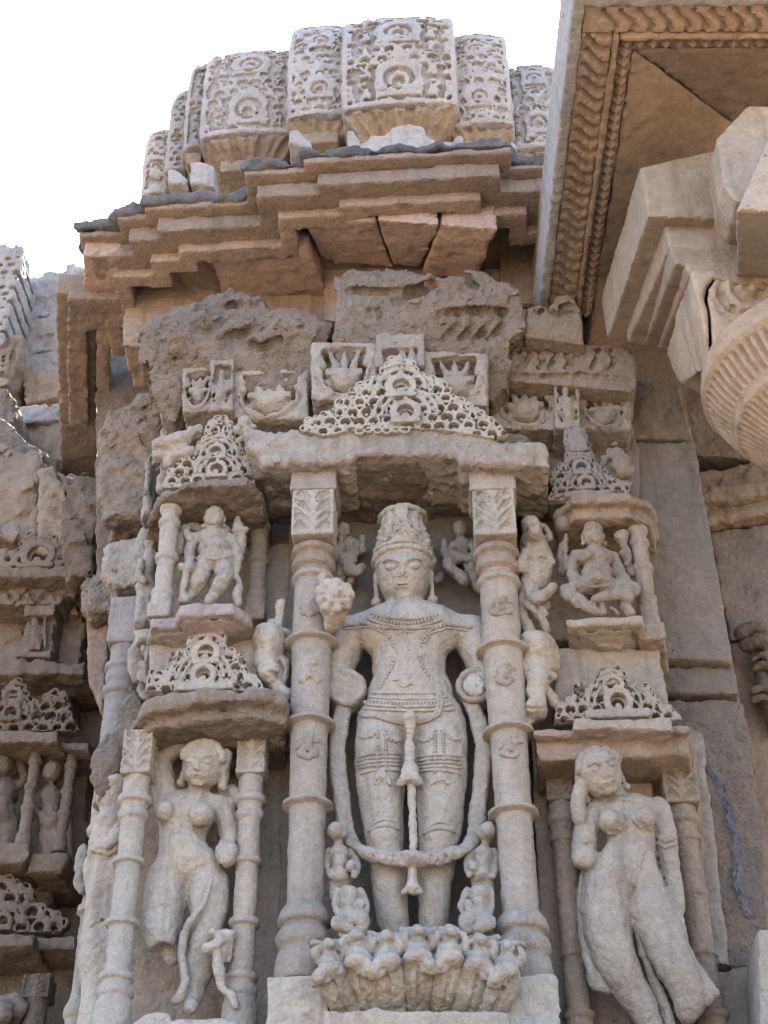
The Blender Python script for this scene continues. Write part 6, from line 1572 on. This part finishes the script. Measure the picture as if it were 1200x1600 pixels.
# ------------------------------------------------------------------ flying pairs beside the head
Y = -.02
f = Fig(515, 815, 585, 922, Y, back=.10, front=.12, h=.0052)
f.e(535, 830, .03, 11, 12, .04); f.e(548, 855, .02, 14, 12, .045, .012); f.c(536, 848, 7, .02, 528, 862, 6, .05, 540, 876, 6, .06, k=.008); f.c(556, 848, 6, .03, 564, 860, 6, .04, 566, 840, 5, .04, k=.008)
f.c(550, 866, 9, .03, 544, 886, 9, .05, 556, 892, 8, .05, 566, 886, 6, .05, k=.01); f.c(540, 872, 9, .02, 534, 896, 9, .02, 530, 910, 7, .0, k=.01); f.c(556, 890, 7, .03, 548, 910, 6, .02, k=.008)
f.v.noise(.006, .03, 3, 61)
tag(obj('flying_figure', f.v, M['grey']), 'small flying attendant left of the crown, half hidden by the tall pillar', 'figure carving')
f = Fig(682, 812, 756, 932, Y, back=.10, front=.12, h=.0052)
f.e(719, 828, .03, 11, 13, .04); f.e(722, 856, .02, 15, 13, .045, .012); f.c(734, 848, 7, .02, 742, 864, 6, .05, 730, 872, 6, .06, k=.008); f.c(708, 852, 6, .03, 696, 868, 6, .04, 692, 846, 5, .04, k=.008); f.c(716, 868, 6, .05, 700, 862, 5, .05, k=.006)
f.c(720, 870, 10, .03, 700, 884, 9, .06, 722, 902, 8, .05, 726, 910, 6, .04, k=.01); f.c(732, 874, 10, .02, 742, 906, 9, .02, 752, 922, 6, .01, k=.01); f.c(690, 900, 6, .0, 682, 908, 5, .0, k=.008)
f.v.noise(.006, .03, 3, 62)
tag(obj('flying_figure', f.v, M['grey']), 'small flying attendant with bent knee right of the crown', 'figure carving')

# ------------------------------------------------------------------ attendants at the feet, in two pairs
def attend(x, y, s, Y, seed, arm=1, head='block', label='', mat='light', bend=0, kneel=False):
    f = Fig(x-36, y-45, x+38, y+75, Y, back=.14, front=.12, h=.0044)
    q = lambda dx, dy: (x+dx*s, y+dy)
    f.e(*q(0, 0), .0, 17, 14, .05); f.e(*q(1, 18), .0, 14, 12, .05, .02); f.e(*q(2, 36), .0, 17, 14, .055, .02)
    if head == 'block': f.e(*q(-6, -36), .02, 13, 14, .05); f.c(*q(-8, -44), 8, .02, *q(2, -34), 9, .02, k=.006); f.c(*q(-3, -22), 7, .0, *q(-1, -12), 8, .0, k=.01)
    f.c(*q(-17, -6), 6, .0, *q(-20, 16), 5.5, .0, *q(-14, 34), 5, .03, k=.008); f.c(*q(17, -6), 6, .0, *q(26, 16), 5.5, .0, *q(22, 32), 5, .04, k=.008)
    if kneel:
        f.c(*q(-4, 38), 11, .03, *q(-16, 44), 9, .06, *q(4, 56), 7, .06, k=.012); f.c(*q(8, 38), 11, .03, *q(22, 40), 9, .06, *q(20, 58), 7, .05, k=.012)
    else:
        f.c(*q(-6, 40), 11, .0, *q(-8, 66), 9, .0, k=.012); f.c(*q(8, 40), 11, .0, *q(6, 68), 9, .0, k=.012)
    f.c(*q(14, 20), 7, .05, *q(18, 14), 7, .05, k=.008)
    f.v.noise(.004, .035, 3, seed)
    return tag(obj('attendant_figure', f.v, M[mat]), label, 'figure carving', 'attendants at the feet of the deity')
attend(531, 1336, 1, -.20, 71, label='headworn attendant standing at the lower left of the deity')
attend(545, 1398, 1, -.27, 72, head=None, kneel=True, label='headless kneeling attendant in front of the lower left attendant')
attend(755, 1336, -1, -.20, 73, label='attendant with hollow arms standing at the lower right of the deity')
attend(748, 1398, -1, -.27, 74, head=None, kneel=True, label='headless kneeling attendant in front of the lower right attendant')
# a row of stooping dwarfs carrying the slab
xsD = [(516, 1482, -.9), (558, 1468, -.6), (604, 1470, -.25), (654, 1462, 0.0), (704, 1462, .3), (750, 1474, .6), (792, 1484, .9)]
dl_ = ['leftmost of the stooping dwarfs, its head worn to a stub', 'dwarf second from the left end of the stooping row', 'dwarf third from the left, just left of the middle dwarf', 'middle dwarf of the stooping row under the tassel', 'dwarf just right of the middle dwarf with a block shaped head', 'dwarf second from the right end of the stooping row', 'rightmost of the stooping dwarfs, pressed against the pillar base']
for i, (x, y, ln) in enumerate(xsD):
    f = Fig(x-48, y-26, x+48, 1592, -.36, back=.26, front=.12, h=.0046)
    f.e(x, y, .0, 14, 15, .05); f.e(x+2, y-4, .04, 9, 8, .03, .008); f.c(x, y+6, 12, .0, x-ln*2, y+26, 16, .02, k=.012); f.e(x-ln*4, y+40, .05, 25, 17, .07, .02)
    f.e(x-ln*2, y+24, .02, 19, 12, .05, .02)
    f.c(x-ln*6, y+50, 22, .03, x-ln*18, y+78, 17, .0, x-ln*36, y+112, 12, -.06, k=.02); f.c(x-12-ln*4, y+50, 14, .03, x-12-ln*22, y+80, 12, .0, x-10-ln*40, y+114, 9, -.06, k=.012); f.c(x+12-ln*4, y+50, 14, .03, x+12-ln*20, y+80, 12, .0, x+10-ln*36, y+114, 9, -.06, k=.012)
    f.c(x-14, y+24, 7, .0, x-23, y+10, 6, .02, x-18, y-2, 5, .02, k=.008); f.c(x+14, y+24, 7, .0, x+23, y+10, 6, .02, x+18, y-2, 5, .02, k=.008)
    sd_ = 1 if i % 2 else -1
    f.c(x+sd_*12, y+36, 9, .09, x+sd_*20, y+46, 9, .10, k=.006); f.c(x+sd_*6, y+50, 8, .08, x+sd_*24, y+54, 7, .09, k=.006); f.c(x-26, y-8, 6, -.05, x+26, y-8, 6, -.05, k=.01)
    f.v.noise(.005, .035, 3, 80+i)
    f.v.line([(x-ln*4, y+50), (x-ln*16, y+80), (x-ln*34, y+112)], 2.2, .006, 's', 3)
    tag(obj('dwarf_figure', f.v, M['light']), dl_[i], 'figure carving', 'row of stooping dwarfs under the deity')
rough('dwarf_ledge', 'rough shelf of stone behind the row of stooping dwarfs', 'ledge', [(505, 1492), (560, 1462), (740, 1460), (800, 1492), (806, 1530), (770, 1600), (540, 1600), (503, 1530)], -.17, .25, M['grey'], .010, .06, seed=66, h=.008)

# ------------------------------------------------------------------ veiled statue and little profile figure on the side face
Y = .10
f = Fig(108, 1205, 228, 1640, Y, back=.25, front=.2, h=.006)
f.head(178, 1245, .0, 22, 28, turn=-70, tilt=0, k=.01, ears=False); f.e(186, 1228, .0, 22, 14, .07)
f.c(186, 1268, 17, .0, 176, 1290, 26, .0, k=.02); f.c(178, 1290, 30, .0, 160, 1320, 22, .0, k=.03); f.c(196, 1290, 12, .06, 175, 1322, 12, .08, 146, 1332, 10, .06, k=.015); f.c(160, 1340, 20, .0, 152, 1362, 17, .02, 146, 1380, 10, .02, k=.02)
f.c(180, 1330, 28, .0, 176, 1400, 28, .0, 166, 1470, 26, .0, 156, 1550, 24, .0, 150, 1640, 24, .0, k=.04); f.c(160, 1390, 16, .02, 154, 1440, 18, .02, 144, 1520, 20, .0, k=.03)
f.v.noise(.006, .06, 3, 91); f.v.noise(.003, .02, 2, 92)
for pl in ([(150, 1326), (170, 1330), (198, 1312)], [(144, 1334), (172, 1340), (200, 1322)], [(140, 1452), (160, 1438), (190, 1428)]): f.v.line(pl, 2.0, .005, 's', 3)
tag(obj('veiled_statue', f.v, M['light']), 'damaged statue in profile with draped shawl on the left corner face', 'statue')
f = Fig(120, 1320, 145, 1400, .30, back=.1, front=.1, h=.007)
f.c(130, 1326, 7, .0, 128, 1350, 9, .0, 126, 1376, 8, .0, 130, 1394, 6, .0, k=.01); f.v.noise(.008, .03, 3, 3)
tag(obj('worn_carving', f.v, M['light']), 'worn knobbly carving behind the veiled side statue', 'figure carving')
f = Fig(205, 832, 252, 1010, .02, back=.2, front=.14, h=.0055)
f.e(238, 850, .0, 11, 14, .05); f.c(236, 866, 9, .0, 230, 890, 11, .0, k=.012); f.c(230, 890, 11, .0, 226, 915, 12, .0, k=.015); f.c(220, 876, 6, .04, 218, 898, 6, .05, 226, 908, 5, .05, k=.008)
f.c(226, 916, 11, .0, 221, 945, 9, .01, 219, 965, 8, .0, k=.012); f.c(234, 912, 11, .0, 232, 948, 9, .0, 226, 975, 7, .0, k=.012); f.e(222, 978, .0, 14, 6, .06)
f.v.noise(.005, .035, 3, 93)
tag(obj('profile_figure', f.v, M['light']), 'little side figure standing left of the small standing deity', 'figure carving')
rough('side_corbel', 'small pale corbel below the little side figure', 'corbel', [(206, 982), (236, 978), (236, 996), (212, 1004)], -.02, .2, M['light'], .006, .05, seed=94, h=.008)
f = Fig(198, 1000, 236, 1075, .05, back=.15, front=.1, h=.006); f.c(220, 1006, 11, .0, 212, 1030, 11, .0, 214, 1060, 9, .0, k=.015); f.e(226, 1018, .05, 6, 8, .03, .006); f.v.noise(.006, .04, 3, 3)
tag(obj('worn_carving', f.v, M['grey']), 'smooth worn lump below the little side figure corbel', 'figure carving')

# ------------------------------------------------------------------ dancers and pillars on the far left side wall
Y = YS-.06
def dancer(label, x, y, lean, seed, arm):
    f = Fig(x-45, y-30, x+45, 1340, Y, back=.16, front=.2, h=.0085)
    f.head(x, y, .04, 15, 17, ears=False); f.c(x+lean*3, y+14, 7, .0, x+lean*4, y+26, 8, .0, k=.01); f.e(x+lean*4, y+44, .0, 19, 18, .07); f.e(x+lean*2, y+66, .0, 15, 14, .06, .02); f.e(x, y+84, .0, 20, 16, .075, .02)
    f.c(x-6, y+90, 13, .0, x-9-lean*2, y+118, 10, .02, x-6-lean*6, y+152, 7, .0, k=.015); f.c(x+9, y+90, 13, .0, x+8-lean*2, y+118, 11, .02, x+10-lean*5, y+152, 7, .0, k=.015)
    f.c(x-18, y+36, 7, .0, x-26, y+58, 6, .0, x-14, y+70, 5, .05, k=.008)
    if arm: f.c(x+20, y+34, 7, .0, x+34, y+22, 6, .0, x+26, y-2, 5, .0, x+30, y-16, 5, .0, k=.008)
    else: f.c(x+18, y+36, 7, .0, x+26, y+66, 6, .0, x+24, y+98, 5, .03, x+26, y+140, 5, .02, k=.008)
    f.e(x, y-18, .0, 14, 6, .05); f.v.noise(.006, .05, 3, seed)
    return tag(obj('dancer_figure', f.v, M['dim']), label, 'figure carving', 'dancers on the left side wall')
dancer('dancer with one raised arm at the left edge of the side wall', 6, 1196, 1, 101, True)
dancer('slim figure with hanging arm between two little pillars on the side wall', 82, 1206, -.6, 102, False)
sp = lambda x: [(1165, 9), (1170, 11), (1178, 9), (1185, 8.5), (1188, 11), (1194, 11), (1197, 8.5), (1224, 8.5), (1227, 11), (1232, 11), (1235, 8.5), (1258, 8.5), (1261, 11), (1266, 11), (1269, 9), (1300, 9), (1306, 12), (1325, 13)]
SG = 'little pillars of the left side niches'
small_pillar('little pillar between the two dancers on the side wall', (46, 1250), YS-.14, sp(0), M['dim'], [], 103, SG)
small_pillar('little pillar right of the slim dancer beside the shadow gap', (104, 1250), YS-.10, [(y+8, r) for y, r in sp(0)], M['dim'], [], 104, SG)
small_pillar('short capital with leaf carving low at the far left', (62, 1540), YS-.10, [(1558, 17), (1566, 20), (1572, 17), (1600, 18), (1650, 18)], M['dim'], [('capital', 1522, 1560, 22, True)], 105, SG)
f = Fig(-20, 1545, 45, 1620, YS-.12, back=.2, front=.16, h=.009); f.e(14, 1586, .0, 22, 22, .09); f.c(4, 1558, 8, .0, 26, 1562, 8, .02, 34, 1580, 7, .03, k=.02); f.e(10, 1592, .07, 12, 10, .04, .02); f.v.noise(.012, .05, 3, 4); f.v.line([(4, 1584), (14, 1578), (24, 1584)], 2, .005, 's', 3)
tag(obj('lion_carving', f.v, M['dim']), 'battered animal head at the bottom left corner', 'animal carving')
# statue fragment in the recess at the far right
f = Fig(1140, 970, 1240, 1160, .40, back=.2, front=.2, h=.007)
f.c(1158, 990, 10, .0, 1170, 980, 9, .0, 1200, 985, 10, .0, k=.015); f.c(1165, 1010, 9, .02, 1190, 1002, 10, .05, 1225, 1005, 10, .05, k=.015); f.c(1180, 1030, 8, .0, 1190, 1060, 9, .0, 1200, 1100, 12, .0, k=.02); f.c(1200, 1020, 12, .0, 1220, 1060, 16, .0, 1215, 1130, 20, .0, k=.02)
for y in (1030, 1045, 1080, 1095): f.c(1178, y, 5, .04, 1192, y-6, 5, .05, 1210, y+4, 5, .04, k=.006)
f.v.noise(.008, .05, 3, 5)
tag(obj('scroll_carving', f.v, M['dim']), 'shadowed curling carving in the recess at the right edge', 'figure carving')
